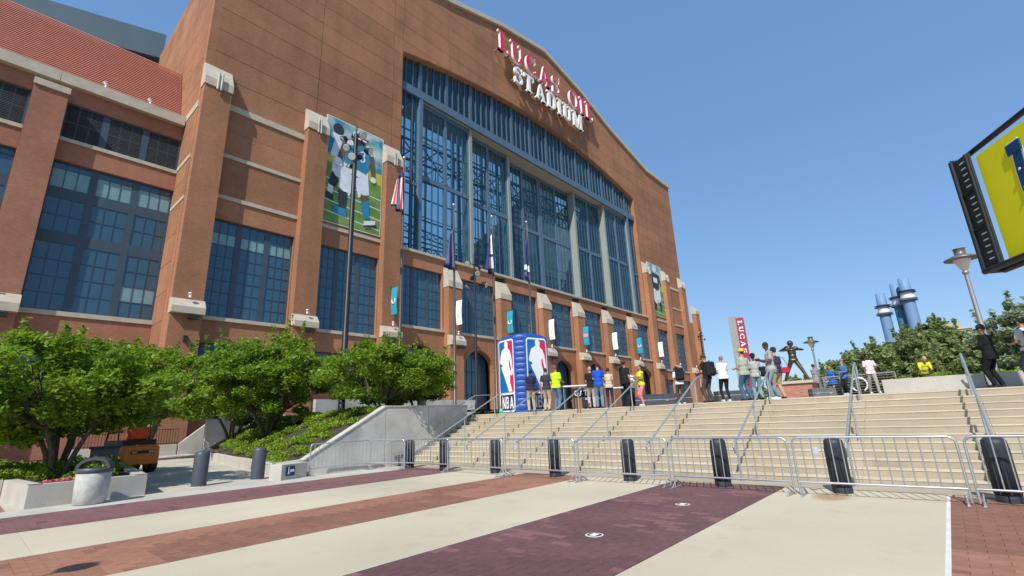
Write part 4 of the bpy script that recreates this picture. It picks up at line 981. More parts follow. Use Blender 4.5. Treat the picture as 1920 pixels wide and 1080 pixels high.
def lamp(lab, loc, h, s):
    p = thing('lamp_post', lab, 'street lamp', loc)
    MB().lathe([(.13*s, 0), (.13*s, .35), (.085*s, .45), (.065*s, h*.8), (.06*s, h-1.0*s), (.10*s, h-.97*s), (.10*s, h-.88*s), (.05*s, h-.84*s)], n=16).build('post', mat('lamp_metal', (.30, .29, .30), .45, metal=.5, var=.1), p)
    MB().lathe([(.05*s, h-.86*s), (.11*s, h-.8*s), (.24*s, h-.5*s), (.26*s, h-.40*s)], n=20).build('globe', mat('globe', (.78, .68, .60), .25, var=.05, spec=.6), p)
    hd = MB().lathe([(.52*s, h-.42*s), (.53*s, h-.39*s), (.30*s, h-.28*s), (.17*s, h-.24*s), (.17*s, h-.02*s), (.20*s, h), (.05*s, h+.02*s)], n=24).build('hood', mat('hood', (.16, .14, .13), .45, metal=.4, var=.05), p)
    for i in range(4):
        a = R(45+90*i); MB().tube((.08*s*math.cos(a), .08*s*math.sin(a), h-.82*s), (.27*s*math.cos(a), .27*s*math.sin(a), h-.40*s), .012*s, n=5).build('hood_arm', RAILM, p)
lamp('tall grey lamp post rising behind the man in the black suit', (24.03, -1.45, 1.95), 5.25, 1.0)
lamp('distant lamp post with wide hood just right of the bronze statue', (45.5, 7.43, 1.95), 5.3, 1.1)
lamp('small old-style lamp by the first arch, above the trees', (27.5, 34.0, 3.6), 3.4, .8)
# pier banners
def small_banner(k, kind):
    x = PX[k]+PWD/2
    root = thing('pier_banner', {'teal': 'teal banner with a white horseshoe on the %s stadium pier from the left', 'white': 'white banner on the %s stadium pier from the left', 'pink': 'teal banner with a pink patch on the %s stadium pier from the left'}[kind] % ['first', 'second', 'third', 'fourth', 'fifth', 'sixth', 'seventh', 'eighth', 'ninth', 'tenth'][k], 'banner', (x, 48.9, 14.3), 0, 'banners on brackets along the stadium piers')
    for z in (.2, 3.75): MB().tube((0, .1, z), (0, -1.35, z), .035, n=6).build('bracket', BLACK, root)
    c = mat('teal_cloth', (.02, .30, .42), .7, var=.06) if kind != 'white' else mat('white_cloth', (.78, .77, .73), .75, var=.04)
    b = MB(); n = 10
    for i in range(n):
        z0, z1 = .2+3.55*i/n, .2+3.55*(i+1)/n; b0, b1 = .14*math.sin(math.pi*i/n), .14*math.sin(math.pi*(i+1)/n)
        b.add([(-b0, -1.3, z0), (-b0, -.15, z0), (-b1, -.15, z1), (-b1, -1.3, z1), (-b0+.02, -1.3, z0), (-b0+.02, -.15, z0), (-b1+.02, -.15, z1), (-b1+.02, -1.3, z1)], [(0, 3, 2, 1)[::-1], (4, 5, 6, 7), (0, 4, 7, 3), (1, 2, 6, 5)])
    b.build('cloth', c, root)
    if kind == 'teal':
        h = MB(); pts = [(-.19, -.72+.34*math.cos(R(a)), 2.0+.38*math.sin(R(a))) for a in range(-30-180, 31, 20)]
        pts = [(-.17, -.72+.33*math.cos(R(a)), 1.95+.36*math.sin(R(a))) for a in range(-210, 31, 20)]
        h.path(pts, .075, 6); h.build('horseshoe', WHITE, root)
    if kind == 'pink': MB().box(-.19, -.17, -1.2, -.25, 1.7, 2.3).build('patch', mat('pink_patch', (.7, .25, .4), .7), root)
    if kind == 'white': MB().box(-.19, -.17, -.78, -.68, 1.3, 2.4).build('print', mat('grey_print', (.5, .5, .5), .7), root)
for k, kd in ((2, 'teal'), (3, 'white'), (4, 'teal'), (5, 'white'), (6, 'pink'), (7, 'white'), (8, 'teal'), (9, 'white')): small_banner(k, kd)

# ------------------------------------------------------------------ player banners on the wall (flat print)
def flat(b, poly, y, mi, o=(0, 0), s=(1, 1), th=.004):
    b.prism([(o[0]+p[0]*s[0], o[1]+p[1]*s[1]) for p in poly], y-th, y, 'y', mi)
def limb(p, q, r1, r2):
    d = Vector((q[0]-p[0], q[1]-p[1])); n = Vector((-d.y, d.x)).normalized()
    return [(p[0]+n.x*r1, p[1]+n.y*r1), (q[0]+n.x*r2, q[1]+n.y*r2), (q[0]-n.x*r2, q[1]-n.y*r2), (p[0]-n.x*r1, p[1]-n.y*r1)]
def oval(cx, cy, rx, ry_, n=18): return [(cx+rx*math.cos(2*math.pi*i/n), cy+ry_*math.sin(2*math.pi*i/n)) for i in range(n)]
TURF = mat('print_turf', (.13, .24, .05), .7, var=.25, scale=.8)
def crowd_mat(name, a, b_, sc):
    m = mat(name, a, .7, var=0); n = m.node_tree; nz = n.nodes.new('ShaderNodeTexNoise'); nz.inputs['Scale'].default_value = sc; nz.inputs['Detail'].default_value = 3
    tc = n.nodes.new('ShaderNodeTexCoord'); n.links.new(tc.outputs['Object'], nz.inputs[0]); cr = n.nodes.new('ShaderNodeValToRGB')
    cr.color_ramp.elements[0].position = .35; cr.color_ramp.elements[1].position = .62; cr.color_ramp.elements[0].color = (*a, 1); cr.color_ramp.elements[1].color = (*b_, 1)
    n.links.new(nz.outputs['Fac'], cr.inputs[0]); n.links.new(cr.outputs[0], n.nodes['Principled BSDF'].inputs['Base Color']); return m
CROWD = crowd_mat('print_crowd', (.03, .22, .28), (.45, .55, .55), .45)
PJ = mat('print_blue', (.02, .20, .36), .7, var=.15, scale=1.5); PWH = mat('print_white', (.62, .66, .70), .7, var=.12, scale=1.5); PDK = mat('print_dark', (.025, .03, .05), .7, var=.2, scale=2); PSK = mat('print_skin', (.13, .075, .05), .7); PYL = mat('print_yellow', (.45, .45, .05), .7, var=.2, scale=.5)
def mural(x0, x1, z0, z1, lab, second):
    t = thing('player_banner', lab, 'banner', ((x0+x1)/2, 49.9, z0))
    W, H = x1-x0, z1-z0; Y = 49.84; b = MB(); S = (W, H); O = (x0, z0)
    flat(b, [(0, 0), (1, 0), (1, 1), (0, 1)], Y+.05, 7, O, S, .05)
    flat(b, [(.01, .005), (.99, .005), (.99, .52), (.01, .57)], Y, 0, O, S)
    flat(b, [(.01, .571), (.99, .521), (.99, .995), (.01, .995)], Y, 1, O, S)
    y = Y-.006
    flat(b, [(.01, .56), (.99, .50), (.99, .62), (.6, .60), (.01, .62)], y, 6, O, S)
    for v in (.1, .2, .3, .4):
        flat(b, [(.01, v), (.99, v-.05), (.99, v-.042), (.01, v+.008)], y, 3, O, S)
    y -= .006
    def L(p, q, r1, r2, mi, dy=0): flat(b, limb(p, q, r1, r2), y-dy, mi, O, S)
    if not second:
        # second player behind, left
        L((.2, .85), (.2, .62), .12, .10, 3); flat(b, oval(.2, .9, .09, .055), y-.004, 4, O, S); L((.1, .8), (.06, .66), .05, .04, 2, .004)
        L((.24, .6), (.22, .44), .1, .09, 3, .004); L((.2, .44), (.13, .34), .07, .05, 4, .008); L((.13, .34), (.12, .26), .045, .04, 3, .012); L((.06, .25), (.18, .23), .03, .03, 4, .016)
        y -= .03
        # first player
        L((.40, .52), (.34, .32), .13, .10, 3); L((.62, .52), (.68, .34), .12, .10, 3, .004); flat(b, [(.30, .52), (.74, .5), (.74, .58), (.32, .6)], y-.008, 3, O, S)
        L((.33, .32), (.33, .16), .075, .055, 4, .012); L((.69, .35), (.69, .29), .07, .06, 5, .016); L((.70, .29), (.74, .13), .07, .05, 2, .02)
        L((.18, .135), (.40, .125), .03, .035, 2, .024); L((.70, .07), (.90, .105), .035, .03, 3, .028); L((.70, .05), (.92, .09), .012, .012, 4, .032)
        flat(b, [(.33, .6), (.70, .56), (.80, .78), (.72, .84), (.34, .84), (.30, .76)], y-.036, 2, O, S)
        flat(b, [(.34, .78), (.46, .8), (.44, .86), (.33, .85)], y-.04, 3, O, S); flat(b, [(.66, .79), (.8, .76), (.77, .85), (.68, .86)], y-.044, 3, O, S)
        L((.78, .76), (.83, .56), .045, .035, 5, .048); flat(b, oval(.83, .53, .05, .03), y-.052, 3, O, S)
        L((.33, .8), (.24, .62), .05, .04, 5, .048); flat(b, oval(.22, .58, .07, .045), y-.052, 3, O, S)
        flat(b, oval(.52, .88, .11, .06), y-.056, 4, O, S); flat(b, oval(.52, .915, .085, .045), y-.06, 3, O, S)
        g = MB()
        for k, poly in enumerate(glyph('3')[1]): g.prism([(x0+W*.57+p[0]*W*.17, z0+H*.66+p[1]*H*.12) for p in poly], y-.075-.0008*k, y-.066, 'y', 0)
        g2_ = inplace(g.build('number_print', PWH), t)
    else:
        L((.45, .5), (.35, .25), .16, .1, 3); L((.6, .5), (.66, .28), .15, .1, 3, .004); L((.34, .25), (.3, .1), .09, .06, 4, .008); L((.66, .28), (.72, .12), .09, .06, 4, .012)
        flat(b, [(.3, .52), (.7, .52), (.8, .82), (.25, .82)], y-.016, 4, O, S); flat(b, oval(.5, .9, .13, .06), y-.02, 3, O, S); L((.26, .8), (.16, .6), .06, .05, 5, .024); L((.78, .8), (.86, .6), .06, .05, 5, .024)
        flat(b, [(.36, .64), (.64, .64), (.64, .74), (.36, .74)], y-.03, 3, O, S)
    inplace(b.build('print', [TURF, CROWD, PJ, PWH, PDK, PSK, PYL, WHITE]), t)
mural(PX[1]+PWD+.05, PX[2]-.1, 24.75, 38.8, 'tall banner of a striding football player in blue and white, left of the arched window', False)
mural(PX[9]+PWD+.05, PX[10]-.1, 25.2, 38.9, 'tall banner of a football player in dark and white, right of the arched window', True)

# ------------------------------------------------------------------ blue inflatable with player logo
t = thing('inflatable_column', 'tall blue four-sided inflatable with basketball player logo standing at the top of the stairs', 'inflatable', (18.25, 15.35, ZT), R(-13))
IB = mat('inflatable_blue', (.012, .065, .30), .42, var=.06, scale=2, spec=.5); IR = mat('logo_red', (.62, .02, .07), .45, var=.03); IW = mat('logo_white', (.78, .78, .78), .5, var=.02); IN = mat('logo_blue', (.01, .13, .42), .45, var=.03); ID = mat('logo_navy', (.015, .03, .11), .45)
hw, hd, H = 1.05, 1.05, 3.72; c = .42
def ring(s, inset=0):
    a, b_ = hw*s, hd*s; k = c*s
    return [(-a, -b_+k), (-a+k, -b_), (a-k, -b_), (a, -b_+k), (a, b_-k), (a-k, b_), (-a+k, b_), (-a, b_-k)]
b = MB(); lv_ = []
nz_ = 60
for i in range(nz_+1):
    z = H*i/nz_
    s = 1.0 if z < H-.25 else 1-.28*((z-(H-.25))/.25)**2
    lv_.append((z, s))
vs = [(x, y, z) for z, s in lv_ for x, y in ring(s)]
fs = [(j*8+i, j*8+(i+1)%8, (j+1)*8+(i+1)%8, (j+1)*8+i) for j in range(nz_) for i in range(8)]
b.add(vs, fs); b.add(vs, [tuple(range(7, -1, -1)), tuple(range(nz_*8, nz_*8+8))]); b.build('fabric_body', IB, t)
# padded seams on the corner columns
for cxs, cys in ((-1, -1), (1, -1), (-1, 1)):
    for i in range(13):
        z = .12+i*.27; b = MB()
        p = Vector((cxs*(hw-c*.5), cys*(hd-c*.5), z)); d = Vector((cxs*-1, cys*1, 0)).normalized()*.2 if False else Vector((cxs, -cys, 0)).normalized()*.19
        n = 8
        b.ball((0, 0, .125), 1, 12, 8, 0, (.285, .03, .135)); o = b.build('padded_cell', IB, t, (p.x, p.y, z)); o.rotation_euler = (0, 0, math.atan2(d.y, d.x))
def logo(face):
    # u to the right as seen, v up
    Wd = (2*hd-2*c)-.02 if face == 'x' else (2*hw-2*c)-.02
    def P(u, v, off):
        if face == 'y': return (-hw+c+.01+u*Wd, -hd-off, v)
        return (-hw-off, hd-c-.01-u*Wd, v)
    mb = MB()
    def put(poly, off, mi):
        v = [P(u, vv, off) for u, vv in poly]; w_ = [P(u, vv, off-.006) for u, vv in poly]; n = len(v)
        a = sum(poly[i][0]*poly[(i+1)%n][1]-poly[(i+1)%n][0]*poly[i][1] for i in range(n))
        if a < 0: v = v[::-1]; w_ = w_[::-1]
        mb.add(v+w_, [tuple(range(n))]+[(i+n, (i+1)%n+n, (i+1)%n, i) for i in range(n)], mi)
    z0, z1 = .92, 3.45
    def rrect(u0, u1, a, b_, r, rv):
        out = []
        for cx, cz, s0 in ((u1-r, b_-rv, 0), (u0+r, b_-rv, 90), (u0+r, a+rv, 180), (u1-r, a+rv, 270)):
            for k in range(5): out.append((cx+r*math.cos(R(s0+k*22.5)), cz+rv*math.sin(R(s0+k*22.5))))
        return out
    put(rrect(0, 1, .05, z1+.02, .13, .17), .012, 0)
    put(rrect(.045, .955, z0+.02, z1-.06, .09, .12), .02, 1)
    def vv(y): return z0+(z1-z0)*y
    put([(u, vv(v)) for u, v in [(.47, .96), (.86, .96), (.94, .90), (.94, .05), (.86, .02), (.58, .02), (.5, .3), (.56, .7)]], .028, 2)
    body = [(.44, .95), (.50, .975), (.60, .965), (.655, .93), (.66, .885), (.635, .85), (.66, .83), (.78, .78), (.86, .68), (.90, .55), (.93, .45), (.955, .40), (.93, .33), (.80, .33), (.82, .40), (.84, .44), (.79, .55), (.76, .62), (.70, .60), (.70, .50), (.76, .40), (.78, .36), (.74, .30), (.74, .18), (.86, .02), (.66, .02), (.50, .18), (.34, .34), (.22, .44), (.18, .50), (.27, .50), (.24, .545), (.12, .56), (.10, .60), (.17, .72), (.24, .80), (.38, .84), (.46, .86), (.43, .90)]
    put([(u, vv(v)) for u, v in body], .036, 0)
    put([(u, vv(v)) for u, v in oval(.87, .365, .075, .052, 16)], .044, 0)
    put([(.06, .12), (.94, .12), (.94, .84), (.06, .84)], .022, 3)
    o = mb.build('logo_panel', [IW, IN, IR, ID], t)
    # lettering
    g = MB(); x = .18
    for ch in 'NBA':
        w_, polys = glyph(ch); sc = .22
        if ch == 'A': polys = [[(.0, 0), (.22, 0), (.56, 1), (.36, 1)], [(.36, 1), (.56, 1), (.92, 0), (.68, 0)], [(.25, .2), (.68, .2), (.68, .35), (.25, .35)]]
        for k, poly in enumerate(polys):
            pts = [(x+p[0]*.26, .2+p[1]*.55) for p in poly]; off = .032+.001*k
            v = [P(a, q, off) for a, q in pts]; a_ = sum(pts[i][0]*pts[(i+1)%4][1]-pts[(i+1)%4][0]*pts[i][1] for i in range(len(pts)) if len(pts) == 4)
            if a_ < 0: v = v[::-1]
            g.add(v, [tuple(range(len(v)))])
        x += .26*w_+.03
    g.build('logo_lettering', IW, t)
logo('y'); logo('x')

# ------------------------------------------------------------------ yellow framed sign at the right
YEL = mat('yellow_vinyl', (.86, .80, .01), .5, var=.04, scale=1)
dx = Vector((-.885, -.465, 0)).normalized(); Lb = 4.2
t = sign_t = thing('hanging_sign', 'yellow vinyl sign with blue horseshoe in a black metal frame at the right edge', 'sign', (19.5, -1.61, -.825), math.atan2(dx.y, dx.x)); sign_t.scale = (1.5, 1.5, 1.5)
# local x runs towards the camera's right along the board, z up; y is thickness
z0, z1 = 4.10, 6.50
b = MB()
for yy in (-.02, .3):
    b.tube((0, yy, z0), (0, yy, z1), .045, n=8).tube((.44, yy, z0+.05), (.44, yy, z1-.05), .035, n=8)
b.tube((-.03, .14, z1), (Lb, .14, z1+.02), .055, n=8).tube((0, -.02, z0), (Lb, -.02, z0), .06, n=8).tube((0, .3, z0), (Lb, .3, z0), .06, n=8)
b.tube((0, -.02, z1), (0, .3, z1), .045, n=8).tube((0, -.02, z0), (0, .3, z0), .045, n=8)
b.build('frame', BLACK, t)
b = MB().box(.0, .47, .0, .04, z0+.02, z1-.04); b.build('side_strip', mat('strip_black', (.02, .03, .03), .5), t)
tick = None
for i in range(17):
    z = z0+.2+i*.128
    if i in (5, 11): MB().box(.03, .42, -.03, -.001, z-.015, z+.015).build('rung', BLACK, t); continue
    o = MB().box(-.07, .07, -.006, -.001, -.011, .011).build('tick_mark', WHITE, t, (.26, 0, z)) if tick is None else inst(tick, t, (.26, 0, z))
    tick = tick or o; MB
b = MB().box(.5, Lb, .10, .14, z0+.1, z1-.16).build('vinyl_panel', YEL, t)
hs = MB(); hw_ = MB(); cx, cz = 1.86, 5.2
prof = [(-.42, .78), (-.46, .40), (-.47, .05), (-.40, -.28), (-.22, -.52), (0, -.6), (.22, -.52), (.40, -.28), (.47, .05), (.46, .40), (.42, .78)]
def ribbon(mbx, w_, y0, y1, ext):
    for k, (p, q) in enumerate(zip(prof[:-1], prof[1:])):
        mbx.prism([(cx+a, cz+c_) for a, c_ in limb(p, q, w_, w_)], y0, y1-.0006*k, 'y'); mbx.prism(oval(cx+q[0], cz+q[1], w_, w_, 12), y0, y1-.0007*k-.0003, 'y')
    for s_ in (-1, 1): mbx.prism([(cx+s_*.30-ext, cz+.72-ext), (cx+s_*.62+ext, cz+.72-ext), (cx+s_*.62+ext, cz+.92+ext), (cx+s_*.30-ext, cz+.92+ext)] if True else [], y0, y1-.010, 'y')
ribbon(hw_, .13, .10, .097, .03); ribbon(hs, .095, .096, .083, 0)
hw_.build('horseshoe_outline', WHITE, t); hs.build('horseshoe', mat('horseshoe_blue', (.008, .06, .16), .4), t)
d_ = MB()
for p in prof[1:-1:1]: d_.prism(oval(cx+p[0], cz+p[1], .026, .026, 10), .07, .06, 'y')
d_.build('horseshoe_holes', WHITE, t)
MB().box(Lb-.2, Lb, .0, .3, .78, z1+.1).build('sign_leg', BLACK, t); MB().box(Lb-.6, Lb+.4, -.5, .9, .76, .9).build('base_weight', BLACK, t)

# ------------------------------------------------------------------ far things
t = thing('pylon_sign', 'grey slab pylon with magenta face and white vertical lettering near the end of the plaza', 'sign', (69, 19.6, 1.95), R(14))
MB().box(0, 2.8, .0, .95, 0, 12.2).build('slab', mat('pylon_grey', (.25, .26, .25), .7, var=.1), t)
MB().box(-.0, 2.8, -.95, -.02, .3, 12.0).build('magenta_band', mat('pylon_magenta', (.30, .02, .065), .5, var=.1), t)
g = MB(); yy = 11.6
for k, ch in enumerate('LUCAS OIL'):
    if ch == ' ': yy -= .55; continue
    for q, poly in enumerate(glyph(ch)[1]):
        # characters turned to read down the band
        g.prism([(-.2-p[1]*.55, yy-p[0]*.95) for p in poly], -.06-.002*q, -.002, 'x')
    yy -= glyph(ch)[0]*.95+.2
g.build('vertical_lettering', WHITE, t)
stack_m = mat('stack_blue', (.14, .24, .40), .6, var=.05, scale=.1); stack_d = mat('stack_teal', (.05, .16, .24), .6, var=.05, scale=.1)
def stack(lab, x, y, r, zt, zp, m2, lo):
    t = thing('smokestack', lab, 'smokestack', (x, y, 0), 0, 'smokestacks')
    MB().lathe([(r*1.02, lo), (r, zp-5)], n=20).build('lower_shaft', m2, t)
    MB().lathe([(r, zp-5), (r*1.25, zp-4.3), (r*.95, zp)], n=20).build('collar', WHITE, t)
    MB().lathe([(r*.92, zp), (r*.9, zt), (r*.86, zt), (r*.86, zt-.5)], n=20).build('upper_shaft', stack_m, t)
    for z in (zp, zp-5.2):
        b = MB().lathe([(r*1.0, z-.15), (r*1.5, z-.15), (r*1.5, z), (r*1.0, z)], n=20)
        for i in range(12):
            a = R(30*i); b.tube((r*1.47*math.cos(a), r*1.47*math.sin(a), z), (r*1.47*math.cos(a), r*1.47*math.sin(a), z+1.0), .05, n=4)
        b.lathe([(r*1.45, z+.95), (r*1.49, z+1.02), (r*1.45, z+1.02)], n=20); b.build('platform', mat('platform_grey', (.06, .08, .12), .6), t)
stack('leftmost and lowest blue smokestack', 400, 20.0, 3.1, 74, 64.6, stack_m, 0)
stack('middle smokestack with a dark teal lower shaft', 400, 11.2, 3.2, 79, 68.8, stack_d, 0)
stack('rightmost and tallest blue smokestack', 392, 6.0, 3.3, 80, 70.5, stack_m, 0)
t = thing('power_station', 'beige flat-roofed industrial building under the smokestacks behind the trees', 'building', (250, 0, 0))
BEI = mat('beige_wall', (.42, .34, .27), .85, var=.08, scale=.1)
MB().box(0, 40, -12, 6, 0, 28.5).box(0, 40, -9.5, -3, 28.5, 31).build('wall', BEI, t)
MB().box(-.4, 40.4, -12.4, 6.4, 28.5, 29.0).build('roof_edge', STONE, t)
for i in range(7): MB().box(-.15, -.02, -10.8+i*2.3, -9.4+i*2.3, 21, 25).build('window', DARK, t)
MB().box(-3, 0, 4, 8, 0, 27).build('side_tower', BEI, t)
# orange service vehicle
t = thing('service_vehicle', 'orange forklift-like service vehicle seen from behind in the left passage', 'vehicle', (5.45, 28.0, 0), R(15))
ORA = mat('orange_paint', (.72, .19, .03), .4, var=.06); ORR = mat('orange_red_cloth', (.75, .09, .02), .6, var=.15, scale=6, bump=.5)
b = MB().prism([(-1.0, .35), (-1.05, .6), (-1.0, 1.12), (-.75, 1.2), (1.0, 1.2), (1.1, .5), (1.1, .35)], -.72, .72, 'x')
o = b.build('body', ORA, t); bv = o.modifiers.new('bevel', 'BEVEL'); bv.width = .08; bv.segments = 3; bv.limit_method = 'ANGLE'
MB().box(-.45, .45, -1.065, -1.0, .84, .96).build('light_bar', BLACK, t)
for s_ in (-1, 1): MB().box(s_*.33-.1, s_*.33+.1, -1.075, -1.06, .86, .94).build('tail_light', mat('tail', (.5, .35, .3), .3), t)
MB().box(-.68, .68, -.7, .8, 1.2, 1.42).build('engine_cover', BLACK, t)
o = MB().box(-.42, .42, -.62, -.3, 1.42, 1.98).build('seat_back', ORR, t); bv = o.modifiers.new('bevel', 'BEVEL'); bv.width = .1; bv.segments = 3
for x_ in (-.6, .6):
    for y_ in (-.6, .75):
        w_ = MB().tube((x_-.14, y_, .34), (x_+.14, y_, .34), .34, n=18).build('wheel', BLACK, t); h_ = MB().tube((x_-.15, y_, .34), (x_+.15, y_, .34), .15, n=12).build('rim', ORA); h_.parent = w_
for x_ in (-.62, .62): MB().tube((x_, -.2, 1.4), (x_, -.1, 2.3), .035).tube((x_, .8, 1.4), (x_, .6, 2.3), .035).build('guard_post', BLACK, t)
t = thing('waste_bin', 'dark grey square bin between the nearest tree and the orange vehicle', 'bin', (4.15, 25.5, 0), R(8)); MB().prism([(-.3, 0), (.3, 0), (.36, 1.15), (-.36, 1.15)], -.33, .33, 'y').build('bin_body', mat('bin_grey', (.12, .14, .15), .5), t); MB().box(-.4, .4, -.38, .38, 1.15, 1.25).build('bin_lid', mat('bin_lid', (.03, .06, .06), .5), t)
# statue pedestal
t = thing('pedestal', 'low brick pedestal with pale stone top under the bronze statue', 'pedestal', (30.4, 6.0, 2.2))
MB().box(-1.0, 1.0, -.85, .85, 0, .72).build('brick_base', brick_mat('pedestal_brick', (.36, .15, .10), (.35, .25, .2)), t); MB().box(-1.1, 1.1, -.95, .95, .72, .86).build('stone_top', STONE, t)

# ------------------------------------------------------------------ people
CM = {}
def cmat(c, rough=.85, spec=.25):
    k = (round(c[0], 3), round(c[1], 3), round(c[2], 3), rough)
    if k not in CM: CM[k] = mat('cloth_%d' % len(CM), c, rough, var=.14, scale=6, fine=.08, fscale=40, spec=spec, bump=.25)
    return CM[k]
SK_L = mat('skin_light', (.50, .27, .18), .5, var=.06, scale=8); SK_D = mat('skin_dark', (.09, .045, .028), .45, var=.06, scale=8); SK_T = mat('skin_tan', (.33, .17, .10), .5, var=.06, scale=8)
SHOE_W = mat('shoe_white', (.6, .6, .6), .6); SHOE_B = mat('shoe_black', (.02, .02, .02), .5)
def remesh(mb, name, m, parent, vox, hem=None):
    o = mb.build('tmp', m); md = o.modifiers.new('r', 'REMESH'); md.mode = 'VOXEL'; md.voxel_size = vox; md.use_smooth_shade = True
    sm = o.modifiers.new('s', 'SMOOTH'); sm.iterations = 3; sm.factor = .5
    dg = bpy.context.evaluated_depsgraph_get(); dg.update(); me = bpy.data.meshes.new_from_object(o.evaluated_get(dg)); me.name = name
    bpy.data.objects.remove(o); me.materials.clear(); me.materials.append(m)
    if hem is not None:     # garments end in a clean hem; arms that hang lower stay
        bm = bmesh.new(); bm.from_mesh(me)
        kill = [v for v in bm.verts if v.co.z < hem and abs(v.co.y) < .235]; bmesh.ops.delete(bm, geom=kill, context='VERTS')
        ed = [v for e in bm.edges if e.is_boundary for v in e.verts]
        for v in ed:
            if v.co.z < hem+.03: v.co.z = hem
        bm.to_mesh(me); bm.free()
    n = bpy.data.objects.new(name, me); COL.objects.link(n); n.parent = parent; return n
def cap(b, p, q, r1, r2): b.ball(p, r1, 10, 7); b.ball(q, r2, 10, 7); b.tube(p, q, r1, r2, 10); return b
def person(lab, x, y, H, face, skin=SK_L, hair=(.03, .02, .015), shirt=(.02, .02, .05), pants=(.3, .24, .16), arms=('down', 'down'), lean=0, head=0, turn=0, sleeve='short', legs='trousers', hat=None, hatc=(.02, .02, .02), fat=1.0, female=False, step=.1, shoes=SHOE_B, z=None, longhair=False, bald=False, bronze=None, width=.0, helmet=False, crouch=0, group=None, name='person', cat='person', skirt=None):
    z = plz(x) if z is None else z; fat = fat*1.07 if not bronze else fat
    s = H/1.78; t = thing(name, lab, cat, (x, y, z), R(face), group); t.scale = (s, s, s)
    V = Vector; fw_ = 1 if not female else .93
    hipz = .93-crouch*.25
    def up(p):      # bend above the hip
        p = V(p); d = p-V((0, 0, hipz)); a = R(lean); return V((d.x*math.cos(a)+d.z*math.sin(a), d.y, hipz-d.x*math.sin(a)+d.z*math.cos(a)))
    sh = [up((0, sgn*.172*fw_, 1.425-crouch*.25)) for sgn in (1, -1)]
    POSE = {'down': ((.02, .10, -1), (.10, .04, -1)), 'relax': ((-.05, .16, -1), (.35, -.02, -1)), 'hip': ((-.25, .45, -1), (.25, -.75, -.5)), 'phone': ((.10, .12, -1), (.95, -.35, .25)),
            'front': ((.25, .08, -1), (1, -.30, -.10)), 'reach': ((.75, .15, -.6), (1, .05, .0)), 'pocket': ((-.18, .25, -1), (.30, -.10, -1)), 'up': ((.5, .1, .3), (.6, -.1, .9)), 'cross': ((.25, .2, -1), (.75, -.9, .1)),
            'throwback': ((-.1, 1.0, -.12), (.45, -.75, .42)), 'throwfront': ((.15, 1.0, -.22), (.6, -.8, .15))}
    hands = []; arm = []
    for i, sgn in enumerate((1, -1)):
        a, f = POSE[arms[i]] if isinstance(arms[i], str) else arms[i]
        a = V((a[0], a[1]*sgn, a[2])).normalized(); f = V((f[0], f[1]*sgn, f[2])).normalized()
        el = sh[i]+a*.285; wr = el+f*.25; arm.append((sh[i], el, wr, f))
    st_ = [step/2, -step/2]; leg = []
    for i, sgn in enumerate((1, -1)):
        hp = V((0, sgn*.092, hipz-.03)); an = V((st_[i]*1.1, sgn*(.10+width), .09)); L_ = .43
        kn = (hp+an)/2; need = (hp-an).length/2; bend = math.sqrt(max(0, .425**2-need**2)); kn = kn+V((bend+.01, sgn*.01, 0)); leg.append((hp, kn, an))
    nk = up((-.005, 0, 1.47-crouch*.25)); hc = up((.01, 0, 1.655-crouch*.25))+V((.06*math.sin(R(head)), 0, -.02*math.sin(R(head))))
    # body, one continuous surface
    b = MB(); 
    def tor(b, g):
        b.ball(up((0, 0, 1.27-crouch*.25)), 1, 14, 9, 0, (.105*fat+g, .148*fw_*(.5+.5*fat)+g, .19+g)); b.ball(up((.01*fat, 0, 1.08-crouch*.25)), 1, 14, 9, 0, (.10*fat*fat+g, .135*fat+g, .17+g)); b.ball((0, 0, hipz+.01), 1, 14, 9, 0, (.112*fat+g, .155*(.5+.5*fat)*(1.04 if female else 1)+g, .13+g))
        cap(b, sh[0]-V((0, .03, 0.015)), sh[1]+V((0, .03, -.015)), .05+g*.7, .05+g*.7); cap(b, up((0, .05, 1.455-crouch*.25)), up((0, -.05, 1.455-crouch*.25)), .05+g*.7, .05+g*.7); cap(b, up((.0, .06, 1.36-crouch*.25)), up((0, -.06, 1.36-crouch*.25)), .09*fat+g, .09*fat+g)
        if female: b.ball(up((.085, .07, 1.28-crouch*.25)), .062+g, 10, 7); b.ball(up((.085, -.07, 1.28-crouch*.25)), .062+g, 10, 7)
    tor(b, 0)
    cap(b, nk-V((0, 0, .05)), hc-V((.01, 0, .07)), .058, .052)
    ca, sa = math.cos(R(turn)), math.sin(R(turn)); hp_ = R(head)
    def hd_(p):
        px, py, pz = p; x1, z1_ = px*math.cos(hp_)+pz*math.sin(hp_), -px*math.sin(hp_)+pz*math.cos(hp_); return hc+V((x1*ca-py*sa, x1*sa+py*ca, z1_))
    b.ball(hd_((-.012, 0, .02)), 1, 14, 10, 0, (.094, .074, .10)); b.ball(hd_((.03, 0, -.05)), 1, 12, 8, 0, (.058, .052, .062)); b.ball(hd_((.088, 0, -.012)), 1, 8, 6, 0, (.018, .013, .024))
    for sg_ in (1, -1): b.ball(hd_((-.005, .076*sg_, 0)), 1, 8, 6, 0, (.018, .012, .03))
    for k_, (s0, el, wr, f) in enumerate(arm):
        cap(b, s0, el, .052*(.6+.4*fat), .040); cap(b, el, wr, .040, .027)
        side = f.orthogonal().normalized(); nrm = f.cross(side)
        pc = wr+f*.085; cap(b, wr+f*.02, wr+f*.09+side*.022, .024, .021); cap(b, wr+f*.02, wr+f*.09-side*.022, .024, .021)
        for q, (ln, o_) in enumerate(((.062, .034), (.072, .012), (.068, -.012), (.052, -.034))):
            b0 = wr+f*.095+side*o_; b1 = b0+f*ln*.55+nrm*.008; b2 = b1+f*ln*.4+nrm*.022; cap(b, b0, b1, .011, .010); cap(b, b1, b2, .010, .0085)
